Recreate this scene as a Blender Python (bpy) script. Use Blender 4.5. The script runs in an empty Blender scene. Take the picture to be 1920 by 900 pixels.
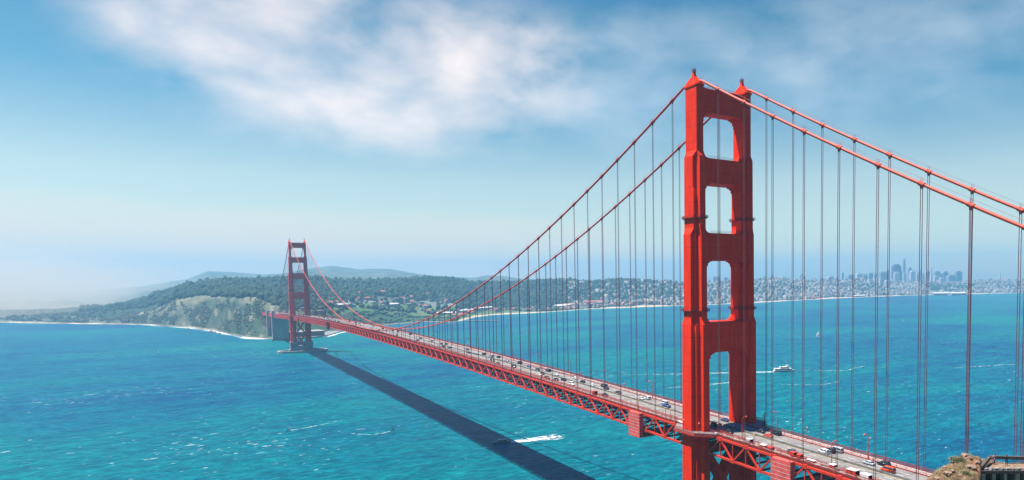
import bpy, bmesh, math, random
import numpy as np
from mathutils import Vector, Matrix, noise as mnoise

sc = bpy.context.scene
COL = sc.collection
random.seed(7)
rng = np.random.default_rng(11)

# ------------------------------------------------------------------ camera
CAM = Vector((-198.68, -226.959, 140.65))
YAW, PIT, ROL, FPX, CX, CY = 0.58948, -0.06263, -0.01187, 1261.92, 1184.84, 602.02
FW = Vector((math.sin(YAW)*math.cos(PIT), math.cos(YAW)*math.cos(PIT), math.sin(PIT)))
RT = Vector((math.cos(YAW), -math.sin(YAW), 0.0))
UP = RT.cross(FW)
R2 = RT*math.cos(ROL) + UP*math.sin(ROL)
U2 = UP*math.cos(ROL) - RT*math.sin(ROL)
cd = bpy.data.cameras.new("camera")
co = bpy.data.objects.new("camera", cd); COL.objects.link(co)
cd.sensor_fit = 'HORIZONTAL'; cd.sensor_width = 36.0
cd.lens = FPX/1920*36
cd.shift_x = -(CX-960)/1920
cd.shift_y = (CY-450)/1920
cd.clip_start = 1.0; cd.clip_end = 60000
M3 = Matrix((R2, U2, -FW)).transposed()
co.matrix_world = Matrix.Translation(CAM) @ M3.to_4x4()
sc.camera = co

# ------------------------------------------------------------------ world, sun, exposure
SUNV = Vector((-0.31, 0.20, 1.0)).normalized()
SKY_STRENGTH, SUN_STRENGTH, EXPOSURE = 0.05, 5.0, 1.5
HAZE_DENSITY = 1.2e-4
w = bpy.data.worlds.new("World"); sc.world = w; w.use_nodes = True
nt = w.node_tree; nt.nodes.clear()
def N(nt, t, **k):
    n = nt.nodes.new(t)
    for a, b in k.items(): setattr(n, a, b)
    return n
def L(nt, a, b): nt.links.new(a, b)
def setin(n, **k):
    for a, b in k.items(): n.inputs[a.replace('_', ' ')].default_value = b
def math_node(nt, op, a=None, b=None, c=None, clamp=False):
    n = N(nt, 'ShaderNodeMath', operation=op, use_clamp=clamp)
    for i, v in enumerate((a, b, c)):
        if v is None: continue
        if isinstance(v, (int, float)): n.inputs[i].default_value = v
        else: L(nt, v, n.inputs[i])
    return n.outputs[0]
def mixc(nt, fac, a, b, bt='MIX'):
    n = N(nt, 'ShaderNodeMix', data_type='RGBA', blend_type=bt)
    for s, v in ((0, fac), (6, a), (7, b)):
        if isinstance(v, (int, float)): n.inputs[s].default_value = v
        elif isinstance(v, tuple): n.inputs[s].default_value = (*v[:3], 1)
        else: L(nt, v, n.inputs[s])
    return n.outputs[2]
def ramp(nt, fac, stops):
    n = N(nt, 'ShaderNodeValToRGB')
    while len(n.color_ramp.elements) < len(stops): n.color_ramp.elements.new(0.5)
    for e, (p, c) in zip(n.color_ramp.elements, stops):
        e.position = p; e.color = (*c, 1) if isinstance(c, tuple) else (c, c, c, 1)
    L(nt, fac, n.inputs[0]); return n.outputs[0]
def noise_tex(nt, vec, scale, detail=4, rough=.55, dist=0.0):
    n = N(nt, 'ShaderNodeTexNoise'); setin(n, Scale=scale, Detail=detail, Roughness=rough, Distortion=dist)
    if vec is not None: L(nt, vec, n.inputs['Vector'])
    return n.outputs[0]

sky = N(nt, 'ShaderNodeTexSky', sky_type='NISHITA', sun_disc=False)
sky.sun_elevation = math.asin(SUNV.z); sky.sun_rotation = math.atan2(SUNV.x, SUNV.y) % (2*math.pi)
sky.altitude = 0; sky.air_density = 1.0; sky.dust_density = 0.6; sky.ozone_density = 1.0
geo = N(nt, 'ShaderNodeTexCoord')
sep = N(nt, 'ShaderNodeSeparateXYZ'); L(nt, geo.outputs['Generated'], sep.inputs[0])
az = math_node(nt, 'MULTIPLY', math_node(nt, 'ARCTAN2', sep.outputs[0], sep.outputs[1]), 57.2958)
el = math_node(nt, 'MULTIPLY', math_node(nt, 'ARCSINE', sep.outputs[2]), 57.2958)
ae = N(nt, 'ShaderNodeCombineXYZ'); L(nt, az, ae.inputs[0]); L(nt, el, ae.inputs[1])
def blob(a0, e0, ra, re, soft=1.0, tilt=0.0):
    """soft elliptical bank of cloud centred on bearing a0, elevation e0 (degrees)"""
    da = math_node(nt, 'SUBTRACT', az, a0); de = math_node(nt, 'SUBTRACT', el, e0)
    if tilt: de = math_node(nt, 'SUBTRACT', de, math_node(nt, 'MULTIPLY', da, tilt))
    r = math_node(nt, 'ADD', math_node(nt, 'POWER', math_node(nt, 'ABSOLUTE', math_node(nt, 'DIVIDE', da, ra)), 2.0),
                  math_node(nt, 'POWER', math_node(nt, 'ABSOLUTE', math_node(nt, 'DIVIDE', de, re)), 2.0))
    return math_node(nt, 'SUBTRACT', 1.0, r, clamp=True)
def addall(*v):
    o = v[0]
    for x in v[1:]: o = math_node(nt, 'MAXIMUM', o, x)
    return o
mp = N(nt, 'ShaderNodeMapping'); L(nt, ae.outputs[0], mp.inputs[0]); mp.inputs['Scale'].default_value = (0.11, 0.20, 1); mp.inputs['Rotation'].default_value = (0, 0, .22); mp.inputs['Location'].default_value = (3.1, 1.7, 0)
n1 = noise_tex(nt, mp.outputs[0], 1.25, 6, .50, .12)
mp2 = N(nt, 'ShaderNodeMapping'); L(nt, ae.outputs[0], mp2.inputs[0]); mp2.inputs['Scale'].default_value = (0.05, 0.20, 1)
n2 = noise_tex(nt, mp2.outputs[0], 1.6, 4, .5, .3)
CLOUDS = addall(blob(5.5, 17.5, 14, 7.5, tilt=-0.10), blob(20.5, 16.4, 12, 7.5), blob(12, 14.5, 15, 6.0))
THIN = addall(blob(34, 19.0, 6, 3.2), blob(41, 18.2, 6, 3.0), blob(53, 17.0, 17, 7.5), blob(36, 16, 17, 8), blob(66, 19, 11, 7))
c1 = math_node(nt, 'MULTIPLY', math_node(nt, 'SUBTRACT', math_node(nt, 'ADD', n1, math_node(nt, 'MULTIPLY', CLOUDS, .40)), .53), 1.7, clamp=True)
c1 = math_node(nt, 'MULTIPLY', c1, math_node(nt, 'MULTIPLY', CLOUDS, 1.5, clamp=True))
c2 = math_node(nt, 'MULTIPLY', math_node(nt, 'SUBTRACT', math_node(nt, 'ADD', n1, math_node(nt, 'MULTIPLY', THIN, .3)), .55), 1.5, clamp=True)
c2 = math_node(nt, 'MULTIPLY', c2, math_node(nt, 'MULTIPLY', THIN, 1.2, clamp=True))
# low bank of sea fog over the horizon, thickest to the left
lowf = addall(blob(-16, 0.5, 36, 6.6), blob(10, 0.8, 34, 5.6))
c3 = math_node(nt, 'MULTIPLY', math_node(nt, 'ADD', math_node(nt, 'MULTIPLY', lowf, 1.1), math_node(nt, 'MULTIPLY', math_node(nt, 'SUBTRACT', n2, .5), .9)), .9, clamp=True)
c3 = math_node(nt, 'MULTIPLY', c3, math_node(nt, 'MULTIPLY', lowf, 3.0, clamp=True))
skyc = mixc(nt, 1.0, sky.outputs[0], (0.92, 0.97, 0.86), 'MULTIPLY')
up_ = ramp(nt, math_node(nt, 'DIVIDE', el, 40.0, clamp=True), [(0.0, (1.26, 1.12, 1.02)), (.20, (1.26, 1.13, 1.02)), (.36, (.46, .82, .94)), (.52, (.33, .71, .84)), (.64, (.20, .60, 1.1)), (1.0, (.10, .52, 1.6))])  # unseen overhead stops made extra blue to tint and darken the shade
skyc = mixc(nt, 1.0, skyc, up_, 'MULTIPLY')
CW = 7.0
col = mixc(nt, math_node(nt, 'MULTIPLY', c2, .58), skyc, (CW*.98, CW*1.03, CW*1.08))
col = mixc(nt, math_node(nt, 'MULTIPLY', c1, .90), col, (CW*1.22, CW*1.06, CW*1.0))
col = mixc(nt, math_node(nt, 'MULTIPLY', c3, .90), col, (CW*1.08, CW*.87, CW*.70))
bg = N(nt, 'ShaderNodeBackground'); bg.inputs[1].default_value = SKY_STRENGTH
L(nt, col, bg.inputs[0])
ow = N(nt, 'ShaderNodeOutputWorld'); L(nt, bg.outputs[0], ow.inputs[0])

sd = bpy.data.lights.new("sun", 'SUN'); sd.energy = SUN_STRENGTH; sd.angle = math.radians(0.5); sd.color = (1.0, 0.94, 0.83)
so = bpy.data.objects.new("sun", sd); COL.objects.link(so); so.location = (0, 0, 900)
so.rotation_euler = SUNV.to_track_quat('Z', 'Y').to_euler()
vs = sc.view_settings
vs.view_transform = 'Standard'; vs.look = 'None'; vs.exposure = EXPOSURE; vs.gamma = 1.0; vs.use_curve_mapping = False
sc.cycles.use_denoising = True
sc.cycles.volume_bounces = 1; sc.cycles.max_bounces = 6; sc.cycles.diffuse_bounces = 3; sc.cycles.glossy_bounces = 2
sc.cycles.transparent_max_bounces = 12; sc.cycles.caustics_reflective = False; sc.cycles.caustics_refractive = False

# ------------------------------------------------------------------ helpers
def at(px, py, depth):
    """a surveyed sight line of the 1920x900 photograph, carried out to its real distance"""
    return CAM + (FW + R2*((px-CX)/FPX) - U2*((py-CY)/FPX))*depth
def sea(px, py, z=0.0):
    d = FW + R2*((px-CX)/FPX) - U2*((py-CY)/FPX)
    return CAM + d*((z-CAM.z)/d.z)

class MB:
    def __init__(self): self.v = []; self.f = []; self.m = []; self.mi = 0
    def face(self, pts):
        i = len(self.v); self.v += [tuple(p) for p in pts]; self.f.append(tuple(range(i, i+len(pts)))); self.m.append(self.mi)
    def raw(self, vs, fs):
        i = len(self.v); self.v += [tuple(p) for p in vs]
        for f in fs: self.f.append(tuple(i+k for k in f)); self.m.append(self.mi)
    def box(self, x0, x1, y0, y1, z0, z1):
        self.raw([(x0,y0,z0),(x1,y0,z0),(x1,y1,z0),(x0,y1,z0),(x0,y0,z1),(x1,y0,z1),(x1,y1,z1),(x0,y1,z1)],
                 [(3,2,1,0),(4,5,6,7),(0,1,5,4),(1,2,6,5),(2,3,7,6),(3,0,4,7)])
    def beam(self, a, b, w, h, up=(0,0,1)):
        a, b = Vector(a), Vector(b); d = (b-a).normalized(); u = Vector(up)
        s = d.cross(u)
        if s.length < 1e-4: s = d.cross(Vector((1,0,0)))
        s.normalize(); u = s.cross(d); s = s*(w/2); u = u*(h/2)
        q = [a-s-u, a+s-u, a+s+u, a-s+u, b-s-u, b+s-u, b+s+u, b-s+u]
        self.raw(q, [(0,1,2,3),(7,6,5,4),(4,5,1,0),(5,6,2,1),(6,7,3,2),(7,4,0,3)])
    def tube(self, pts, r, n=8, cap=True):
        pts = [Vector(p) for p in pts]; rs = r if isinstance(r, (list, tuple)) else [r]*len(pts)
        vs = []; 
        for i, p in enumerate(pts):
            d = (pts[min(i+1, len(pts)-1)] - pts[max(i-1, 0)]).normalized()
            s = d.cross(Vector((0,0,1)))
            if s.length < 1e-3: s = Vector((1,0,0))
            s.normalize(); u = s.cross(d)
            for k in range(n):
                t = 2*math.pi*k/n; vs.append(p + (s*math.cos(t) + u*math.sin(t))*rs[i])
        fs = []
        for i in range(len(pts)-1):
            for k in range(n):
                fs.append((i*n+k, i*n+(k+1) % n, (i+1)*n+(k+1) % n, (i+1)*n+k))
        if cap: fs.append(tuple(range(n))[::-1]); fs.append(tuple(range((len(pts)-1)*n, len(pts)*n)))
        self.raw(vs, fs)
    def loft(self, rings, cap=True):
        n = len(rings[0]); vs = [p for r in rings for p in r]; fs = []
        for i in range(len(rings)-1):
            for k in range(n): fs.append((i*n+k, i*n+(k+1) % n, (i+1)*n+(k+1) % n, (i+1)*n+k))
        if cap: fs.append(tuple(range(n))[::-1]); fs.append(tuple(range((len(rings)-1)*n, len(rings)*n)))
        self.raw(vs, fs)
    def prism(self, poly, y0, y1):
        """polygon in (x,z), CCW seen from -y, extruded along y"""
        self.loft([[(x, y1, z) for x, z in poly], [(x, y0, z) for x, z in poly]])
    def slab(self, poly, z0, z1):
        self.loft([[(x, y, z0) for x, y in poly], [(x, y, z1) for x, y in poly]])
    def mesh(self, name, mats, smooth=False):
        me = bpy.data.meshes.new(name); me.from_pydata(self.v, [], self.f)
        for m in (mats if isinstance(mats, (list, tuple)) else [mats]): me.materials.append(m)
        if any(self.m): me.polygons.foreach_set('material_index', self.m)
        if smooth: me.polygons.foreach_set('use_smooth', [True]*len(me.polygons))
        me.update(); return me
def obj(name, me, parent=None, loc=(0,0,0), rz=0.0):
    o = bpy.data.objects.new(name, me); COL.objects.link(o)
    o.location = loc; o.rotation_euler = (0, 0, rz)
    if parent is not None: o.parent = parent
    return o
def tag(o, label=None, cat=None, group=None, kind=None):
    if label: o['label'] = label
    if cat: o['category'] = cat
    if group: o['group'] = group
    if kind: o['kind'] = kind
    return o
def np_mesh(name, V, F, mats, colors=None, smooth=False):
    """V (n,3), F (m,k) arrays of one face size"""
    me = bpy.data.meshes.new(name); V = np.asarray(V, np.float32); F = np.asarray(F, np.int32)
    k = F.shape[1]
    me.vertices.add(len(V)); me.vertices.foreach_set('co', V.ravel())
    me.loops.add(F.size); me.loops.foreach_set('vertex_index', F.ravel())
    me.polygons.add(len(F)); me.polygons.foreach_set('loop_start', np.arange(0, F.size, k, dtype=np.int32))
    me.polygons.foreach_set('loop_total', np.full(len(F), k, np.int32))
    if smooth: me.polygons.foreach_set('use_smooth', np.ones(len(F), bool))
    for m in (mats if isinstance(mats, (list, tuple)) else [mats]): me.materials.append(m)
    if colors is not None:
        ca = me.color_attributes.new('kind_colour', 'FLOAT_COLOR', 'POINT')
        c4 = np.ones((len(V), 4), np.float32); c4[:, :3] = colors; ca.data.foreach_set('color', c4.ravel())
    me.update(calc_edges=True); me.validate(); return me

# ------------------------------------------------------------------ materials
def new_mat(name):
    m = bpy.data.materials.new(name); m.use_nodes = True; nt = m.node_tree
    return m, nt, nt.nodes['Principled BSDF']
def paint(name, c, rough=.5, var=.18, scale=.4, metal=0.0, spec=.3, streak=False):
    m, nt, b = new_mat(name)
    tc = N(nt, 'ShaderNodeTexCoord'); v = tc.outputs['Object']
    if streak:
        mp = N(nt, 'ShaderNodeMapping'); L(nt, v, mp.inputs[0]); mp.inputs['Scale'].default_value = (1, 1, .18); v = mp.outputs[0]
    n = noise_tex(nt, v, scale, 5, .6)
    lo = tuple(x*(1-var) for x in c); hi = tuple(min(1, x*(1+var)) for x in c)
    L(nt, ramp(nt, n, [(.3, lo), (.7, hi)]), b.inputs['Base Color'])
    setin(b, Roughness=rough, Metallic=metal); b.inputs['Specular IOR Level'].default_value = spec
    return m
ORANGE = (0.64, 0.023, 0.002)
def tower_paint():
    m, nt, b = new_mat("tower_red_paint")
    tc = N(nt, 'ShaderNodeTexCoord'); v = tc.outputs['Object']
    mp = N(nt, 'ShaderNodeMapping'); L(nt, v, mp.inputs[0]); mp.inputs['Scale'].default_value = (1, 1, .12)
    n = noise_tex(nt, mp.outputs[0], .9, 6, .65)
    c = ramp(nt, n, [(.25, (.48, .013, .002)), (.5, ORANGE), (.75, (.77, .032, .004))])
    # plate seams: thin horizontal joints, staggered, and vertical joints between the steel cells
    s = N(nt, 'ShaderNodeSeparateXYZ'); L(nt, v, s.inputs[0])
    fz = math_node(nt, 'FRACT', math_node(nt, 'DIVIDE', s.outputs[2], 6.4))
    lz = math_node(nt, 'LESS_THAN', fz, .035)
    xy = math_node(nt, 'ADD', s.outputs[0], s.outputs[1])
    fx = math_node(nt, 'LESS_THAN', math_node(nt, 'FRACT', math_node(nt, 'DIVIDE', xy, 1.07)), .07)
    seam = math_node(nt, 'MAXIMUM', math_node(nt, 'MULTIPLY', lz, math_node(nt, 'MULTIPLY', noise_tex(nt, v, .25, 2), 1.1, clamp=True)), math_node(nt, 'MULTIPLY', fx, .4))
    L(nt, mixc(nt, math_node(nt, 'MULTIPLY', seam, .75), c, (.15, .008, .004)), b.inputs['Base Color'])
    setin(b, Roughness=.6); b.inputs['Specular IOR Level'].default_value = .08
    bp = N(nt, 'ShaderNodeBump'); setin(bp, Strength=.4, Distance=.05); L(nt, math_node(nt, 'SUBTRACT', 1.0, seam), bp.inputs['Height']); L(nt, bp.outputs[0], b.inputs['Normal'])
    return m
M = {}
M['tower'] = tower_paint()
M['red'] = paint('bridge_red_paint', (0.4488, 0.0272, 0.01088), .5, .15, .15)
M['redrail'] = paint('railing_red_paint', (0.252, 0.0168, 0.0096), .55, .2, .3)
M['cable'] = paint('cable_red_paint', (0.4092, 0.0465, 0.0217), .5, .12, .08)
M['rope'] = paint('suspender_rope_paint', (0.136, 0.044, 0.052), .6, .1, .05)
M['sheet'] = paint('red_sheeting', (0.49, 0.07, 0.0595), .6, .3, .35)
M['wire'] = paint('pale_batten', (0.4875, 0.3575, 0.325), .5, .05, 1)
M['concrete'] = paint('pale_concrete', (0.248, 0.2418, 0.2232), .85, .25, .06, streak=True)
M['darkconc'] = paint('grey_concrete', (0.15, 0.15, 0.15), .85, .25, .06, streak=True)
M['walk'] = paint('sidewalk_concrete', (0.3224, 0.31, 0.2914), .8, .12, .2)
M['white'] = paint('white_paint', (0.5616, 0.5616, 0.5472), .45, .06, .3)
M['offwhite'] = paint('off_white_paint', (0.4216, 0.408, 0.374), .6, .1, .2)
M['black'] = paint('black_paint', (.012, .013, .016), .3, .1, .6)
M['rubber'] = paint('rubber', (.02, .02, .02), .8, .1, 2)
M['glass'] = paint('dark_glass', (.015, .02, .03), .08, .05, 1, spec=.6)
M['navy'] = paint('navy_paint', (.02, .04, .10), .4, .1, .4)
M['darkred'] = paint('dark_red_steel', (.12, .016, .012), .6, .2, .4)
M['yellow'] = paint('yellow_line', (0.39, 0.273, 0.039), .7, .1, 1)
M['grey'] = paint('grey_barrier', (0.14, 0.14, 0.14), .7, .15, .6)
M['bark'] = paint('bark', (.10, .07, .05), .9, .2, .6)
M['sail'] = paint('sailcloth', (0.576, 0.576, 0.5616), .7, .04, .4)
M['wood'] = paint('weathered_timber', (.060, .045, .038), .8, .3, 1.2)
M['ochre'] = paint('ochre_concrete', (0.2604, 0.2046, 0.1364), .85, .25, .7)
M['terracotta'] = paint('terracotta_roof', (0.234, 0.0845, 0.0585), .8, .2, .05)
M['skin'] = paint('skin', (0.315, 0.196, 0.14), .6, .05, 2)
M['pink'] = paint('pink_cloth', (0.385, 0.196, 0.182), .8, .1, 2)
M['jeans'] = paint('blue_cloth', (.05, .08, .16), .8, .1, 2)
M['lamp'] = paint('lamp_glass', (.55, .25, .15), .3, .1, 1)
def asphalt():
    m, nt, b = new_mat('road_surface')
    v = N(nt, 'ShaderNodeTexCoord').outputs['Object']
    mp = N(nt, 'ShaderNodeMapping'); L(nt, v, mp.inputs[0]); mp.inputs['Scale'].default_value = (1, .06, 1)
    n = noise_tex(nt, mp.outputs[0], .8, 5, .6); n2 = noise_tex(nt, v, .05, 3)
    c = ramp(nt, n, [(.3, (.115, .106, .100)), (.7, (.165, .153, .145))])
    c = mixc(nt, math_node(nt, 'MULTIPLY', n2, .35), c, (.085, .08, .075))
    s = N(nt, 'ShaderNodeSeparateXYZ'); L(nt, v, s.inputs[0])
    j = math_node(nt, 'LESS_THAN', math_node(nt, 'FRACT', math_node(nt, 'DIVIDE', s.outputs[1], 15.24)), .022)
    L(nt, mixc(nt, math_node(nt, 'MULTIPLY', j, .7), c, (.045, .042, .04)), b.inputs['Base Color'])
    setin(b, Roughness=.85); return m
M['road'] = asphalt()
def attr_mat(name, rough=.9, scale=.02, var=.35, bump=0.0):
    m, nt, b = new_mat(name)
    a = N(nt, 'ShaderNodeAttribute', attribute_name='kind_colour')
    v = N(nt, 'ShaderNodeTexCoord').outputs['Object']
    n = noise_tex(nt, v, scale, 6, .65)
    f = ramp(nt, n, [(.25, 1-var), (.75, 1+var)])
    L(nt, mixc(nt, 1.0, a.outputs['Color'], f, 'MULTIPLY'), b.inputs['Base Color'])
    setin(b, Roughness=rough); b.inputs['Specular IOR Level'].default_value = .15
    if bump:
        bp = N(nt, 'ShaderNodeBump'); setin(bp, Strength=.7, Distance=bump); L(nt, n, bp.inputs['Height']); L(nt, bp.outputs[0], b.inputs['Normal'])
    return m
M['terrain'] = attr_mat('terrain_ground', scale=.03, bump=3.0)
M['leaf'] = attr_mat('tree_foliage', scale=.12, var=.4)
M['houses'] = attr_mat('house_paint', scale=.05, var=.1)
def water():
    m, nt, b = new_mat('bay_water')
    v = N(nt, 'ShaderNodeTexCoord').outputs['Object']
    def mapped(sx, sy, rot=0.0):
        mp = N(nt, 'ShaderNodeMapping'); L(nt, v, mp.inputs[0]); mp.inputs['Scale'].default_value = (sx, sy, 1); mp.inputs['Rotation'].default_value = (0, 0, rot)
        return mp.outputs[0]
    big = noise_tex(nt, mapped(1/700, 1/420, .5), 1.0, 4, .55, .6)
    mid = noise_tex(nt, mapped(1/90, 1/45, .5), 1.0, 4, .6, .4)
    c = ramp(nt, big, [(.34, (.0, .034, .096)), (.48, (.0, .058, .104)), (.62, (.0, .090, .102))])
    c = mixc(nt, math_node(nt, 'MULTIPLY', math_node(nt, 'SUBTRACT', mid, .42), 2.2, clamp=True), c, (.0, .092, .112))
    # greener shoal water round the near pier
    vd = N(nt, 'ShaderNodeVectorMath', operation='DISTANCE'); L(nt, v, vd.inputs[0]); vd.inputs[1].default_value = (-40, 230, 0)
    sh_ = math_node(nt, 'SUBTRACT', 1.0, math_node(nt, 'DIVIDE', math_node(nt, 'ADD', vd.outputs['Value'], math_node(nt, 'MULTIPLY', mid, 260.0)), 720.0), clamp=True)
    c = mixc(nt, math_node(nt, 'MULTIPLY', sh_, .62, clamp=True), c, (.0, .090, .092))
    # wavelets: light on the chop put into the colour, lighter backs, darker troughs
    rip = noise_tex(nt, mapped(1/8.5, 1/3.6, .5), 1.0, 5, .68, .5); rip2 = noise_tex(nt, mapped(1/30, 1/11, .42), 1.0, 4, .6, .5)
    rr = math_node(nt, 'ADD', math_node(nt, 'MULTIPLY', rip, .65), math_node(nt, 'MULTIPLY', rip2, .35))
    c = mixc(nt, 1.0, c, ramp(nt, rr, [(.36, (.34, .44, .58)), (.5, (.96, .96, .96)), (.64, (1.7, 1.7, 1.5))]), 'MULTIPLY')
    # whitecaps: small broken crests, in drifts
    patch = math_node(nt, 'MULTIPLY', math_node(nt, 'SUBTRACT', noise_tex(nt, mapped(1/260, 1/160, .7), 1.0, 3, .6), .47), 5.0, clamp=True)
    caps = noise_tex(nt, mapped(1/9.0, 1/3.2, .45), 1.0, 3, .6, .3)
    caps2 = noise_tex(nt, mapped(1/22, 1/7.5, .45), 1.0, 4, .62, .3)
    caps = math_node(nt, 'MAXIMUM', caps, math_node(nt, 'SUBTRACT', caps2, .015))
    thr = math_node(nt, 'SUBTRACT', .695, math_node(nt, 'MULTIPLY', patch, .060))
    foam = math_node(nt, 'MULTIPLY', math_node(nt, 'SUBTRACT', caps, thr), 12.0, clamp=True)
    c = mixc(nt, foam, c, (.45, .50, .50))
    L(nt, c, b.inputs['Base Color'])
    b.inputs['IOR'].default_value = 1.33; b.inputs['Specular Tint'].default_value = (.45, .8, 1, 1); b.inputs['Specular IOR Level'].default_value = .025
    setin(b, Roughness=.36)
    w1 = noise_tex(nt, mapped(1/16, 1/6.5, .5), 1.0, 5, .65, .5)
    w2 = noise_tex(nt, mapped(1/60, 1/26, .55), 1.0, 3, .5, .3)
    h = math_node(nt, 'ADD', math_node(nt, 'MULTIPLY', w1, 1.5), math_node(nt, 'MULTIPLY', w2, 3.0))
    bp = N(nt, 'ShaderNodeBump'); setin(bp, Strength=1.0, Distance=1.3); L(nt, h, bp.inputs['Height']); L(nt, bp.outputs[0], b.inputs['Normal'])
    return m
M['water'] = water()
def foam_mat():
    m, nt, b = new_mat('sea_foam')
    v = N(nt, 'ShaderNodeTexCoord').outputs['Object']
    n = noise_tex(nt, v, .22, 5, .7, .4)
    a = N(nt, 'ShaderNodeAttribute', attribute_name='kind_colour')
    al = math_node(nt, 'MULTIPLY', math_node(nt, 'SUBTRACT', math_node(nt, 'ADD', n, a.outputs['Fac']), .92), 4.0, clamp=True)
    b.inputs['Base Color'].default_value = (.55, .58, .58, 1); setin(b, Roughness=.9)
    L(nt, al, b.inputs['Alpha']); return m
M['foam'] = foam_mat()

# ------------------------------------------------------------------ water, air
wb = MB(); wb.face([(-7000, -4000, 0), (10500, -4000, 0), (10500, 12200, 0), (-7000, 12200, 0)])
tag(obj('water', wb.mesh('water', M['water'])), kind='structure')
hm = bpy.data.materials.new('haze_air'); hm.use_nodes = True
hn = hm.node_tree; hn.nodes.clear()
pv = N(hn, 'ShaderNodeVolumePrincipled'); pv.inputs['Color'].default_value = (.215, .47, .68, 1)
pv.inputs['Density'].default_value = HAZE_DENSITY; pv.inputs['Anisotropy'].default_value = .2
ho = N(hn, 'ShaderNodeOutputMaterial'); L(hn, pv.outputs[0], ho.inputs['Volume'])
hb = MB(); hb.box(-7050, 10550, -4050, 12250, -6, 500)
tag(obj('haze', hb.mesh('haze', hm)), kind='stuff')

fogm = bpy.data.materials.new('sea_fog'); fogm.use_nodes = True
fn = fogm.node_tree; fn.nodes.clear()
pv = N(fn, 'ShaderNodeVolumePrincipled'); pv.inputs['Color'].default_value = (.78, .65, .50, 1); pv.inputs['Density'].default_value = 2.4e-4; pv.inputs['Anisotropy'].default_value = .1
fo = N(fn, 'ShaderNodeOutputMaterial'); L(fn, pv.outputs[0], fo.inputs['Volume'])
def fog_bank(spots):
    bm = bmesh.new()
    for px, dep, rx, ry, rz_, zc in spots:
        q = at(px, 540, dep); r = bmesh.ops.create_icosphere(bm, subdivisions=3, radius=1)
        for v in r['verts']:
            n = 1+.16*mnoise.noise(v.co*1.4+Vector((px*.01, 0, 0)))
            p = RT*(v.co.x*rx*n) + Vector((-RT.y, RT.x, 0))*(v.co.y*ry*n); v.co = Vector((q.x+p.x, q.y+p.y, max(-4, min(492, zc+v.co.z*rz_*n))))
    me = bpy.data.meshes.new('fog_bank'); bm.to_mesh(me); bm.free(); me.materials.append(fogm)
    return me
FOG = [(-260,3800,1000,800,360,40), (-60,4300,950,700,400,30), (130,4900,900,600,380,40), (300,8300,1300,500,420,30), (560,8700,1300,500,400,40), (20,3050,560,330,105,0), (-330,2900,700,400,160,0), (170,3650,460,260,130,0), (-20,5600,1500,700,430,60), (900,9000,1500,500,380,20), (50,2830,520,190,75,0), (-160,2750,620,330,120,0), (210,3150,420,260,90,0)]
for sp in FOG:
    for k in (1.0, .78, .55):
        tag(obj('fog_bank', fog_bank([(sp[0], sp[1], sp[2]*k, sp[3]*k, sp[4]*k, sp[5])])), 'pale bank of sea fog over the far shore on the left', 'fog', kind='stuff')

# ------------------------------------------------------------------ far shore: one terrain sheet
def lerp_tab(tab):
    xs = [t[0] for t in tab]; ys = [t[1] for t in tab]
    return lambda x: float(np.interp(x, xs, ys))
S = lerp_tab([(-250,604),(0,605),(100,607),(200,608),(280,609),(300,611),(350,614),(400,620),(430,627),(470,633),(500,635),(545,634),(600,627),(640,619),(700,612),(790,603),(850,604.5),(868,601),(890,595),(920,591),(1000,587),(1100,580),(1200,576),(1280,573),(1340,571),(1415,568),(1500,563),(1600,558),(1700,554),(1800,552),(1920,549),(2150,544)])
By = lerp_tab([(-250,602),(0,600),(200,597),(286,589),(330,562),(373,554),(420,560),(482,562),(500,574),(530,588),(600,588),(640,583),(700,575),(760,581),(830,586),(900,580),(1000,575),(1100,571),(1200,568),(1300,565),(1400,560),(1500,556),(1600,552),(1700,547),(1800,546),(1920,543),(2150,540)])
Bd = lerp_tab([(-250,200),(200,200),(300,150),(370,230),(482,230),(540,160),(640,180),(760,300),(900,420),(1200,420),(1500,420),(2150,420)])
Fy = lerp_tab([(-250,584),(0,583),(100,580),(200,574),(224,569),(280,555),(311,548),(358,537),(404,530),(440,526),(467,528),(529,524),(583,524),(629,530),(714,528),(791,522),(830,524),(887,530),(945,530),(1042,528),(1100,530),(1157,524),(1215,526),(1273,532),(1345,530),(1418,524),(1445,521),(1490,529),(1550,526),(1610,523),(1670,526),(1730,529),(1820,527),(1874,523),(1910,526),(2150,526)])
Fd = lerp_tab([(-250,3000),(100,3000),(280,3300),(400,2900),(529,3000),(700,3300),(900,3700),(1100,4200),(1300,4800),(1500,5500),(1700,6300),(2150,6600)])
Hy = lerp_tab([(-250,548),(0,546),(100,546),(165,546),(280,535),(351,523),(389,508),(435,510),(498,515),(545,511),(583,504),(618,497),(676,505),(733,504),(791,515),(837,518),(887,521),(914,515),(953,518),(984,523),(1100,527),(1215,531),(1345,533),(1500,533),(1700,533),(2150,531)])
def Sd(x): return (CAM.z - 0.0)/-(FW - U2*((S(x)-CY)/FPX) + R2*((x-CX)/FPX)).z
TX = np.arange(-250, 2151, 5.0)
SEG = [3, 4, 20, 30, 8, 14, 4]          # rows between the controls
def control(x):
    d0 = Sd(x); p = []
    def add(py, d): q = at(x, py, d); p.append(q)
    q = sea(x, S(x)); out = (Vector((q.x-CAM.x, q.y-CAM.y, 0))).normalized()
    p.append(q - out*25 - Vector((0,0,2.5))); p.append(q.copy())
    p.append(q + out*(35 if x > 860 else 14) + Vector((0,0,3.0 if x > 860 else 5.0)))
    add(By(x), d0+Bd(x)); add(Fy(x), Fd(x))
    q = p[-1]; p.append(q + out*500 - Vector((0,0,30)))
    add(Hy(x), max(7200, Fd(x)+1200)); p.append(p[-1] + out*700 - Vector((0,0,120)))
    return p
GRID = []; ROWT = []
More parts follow.
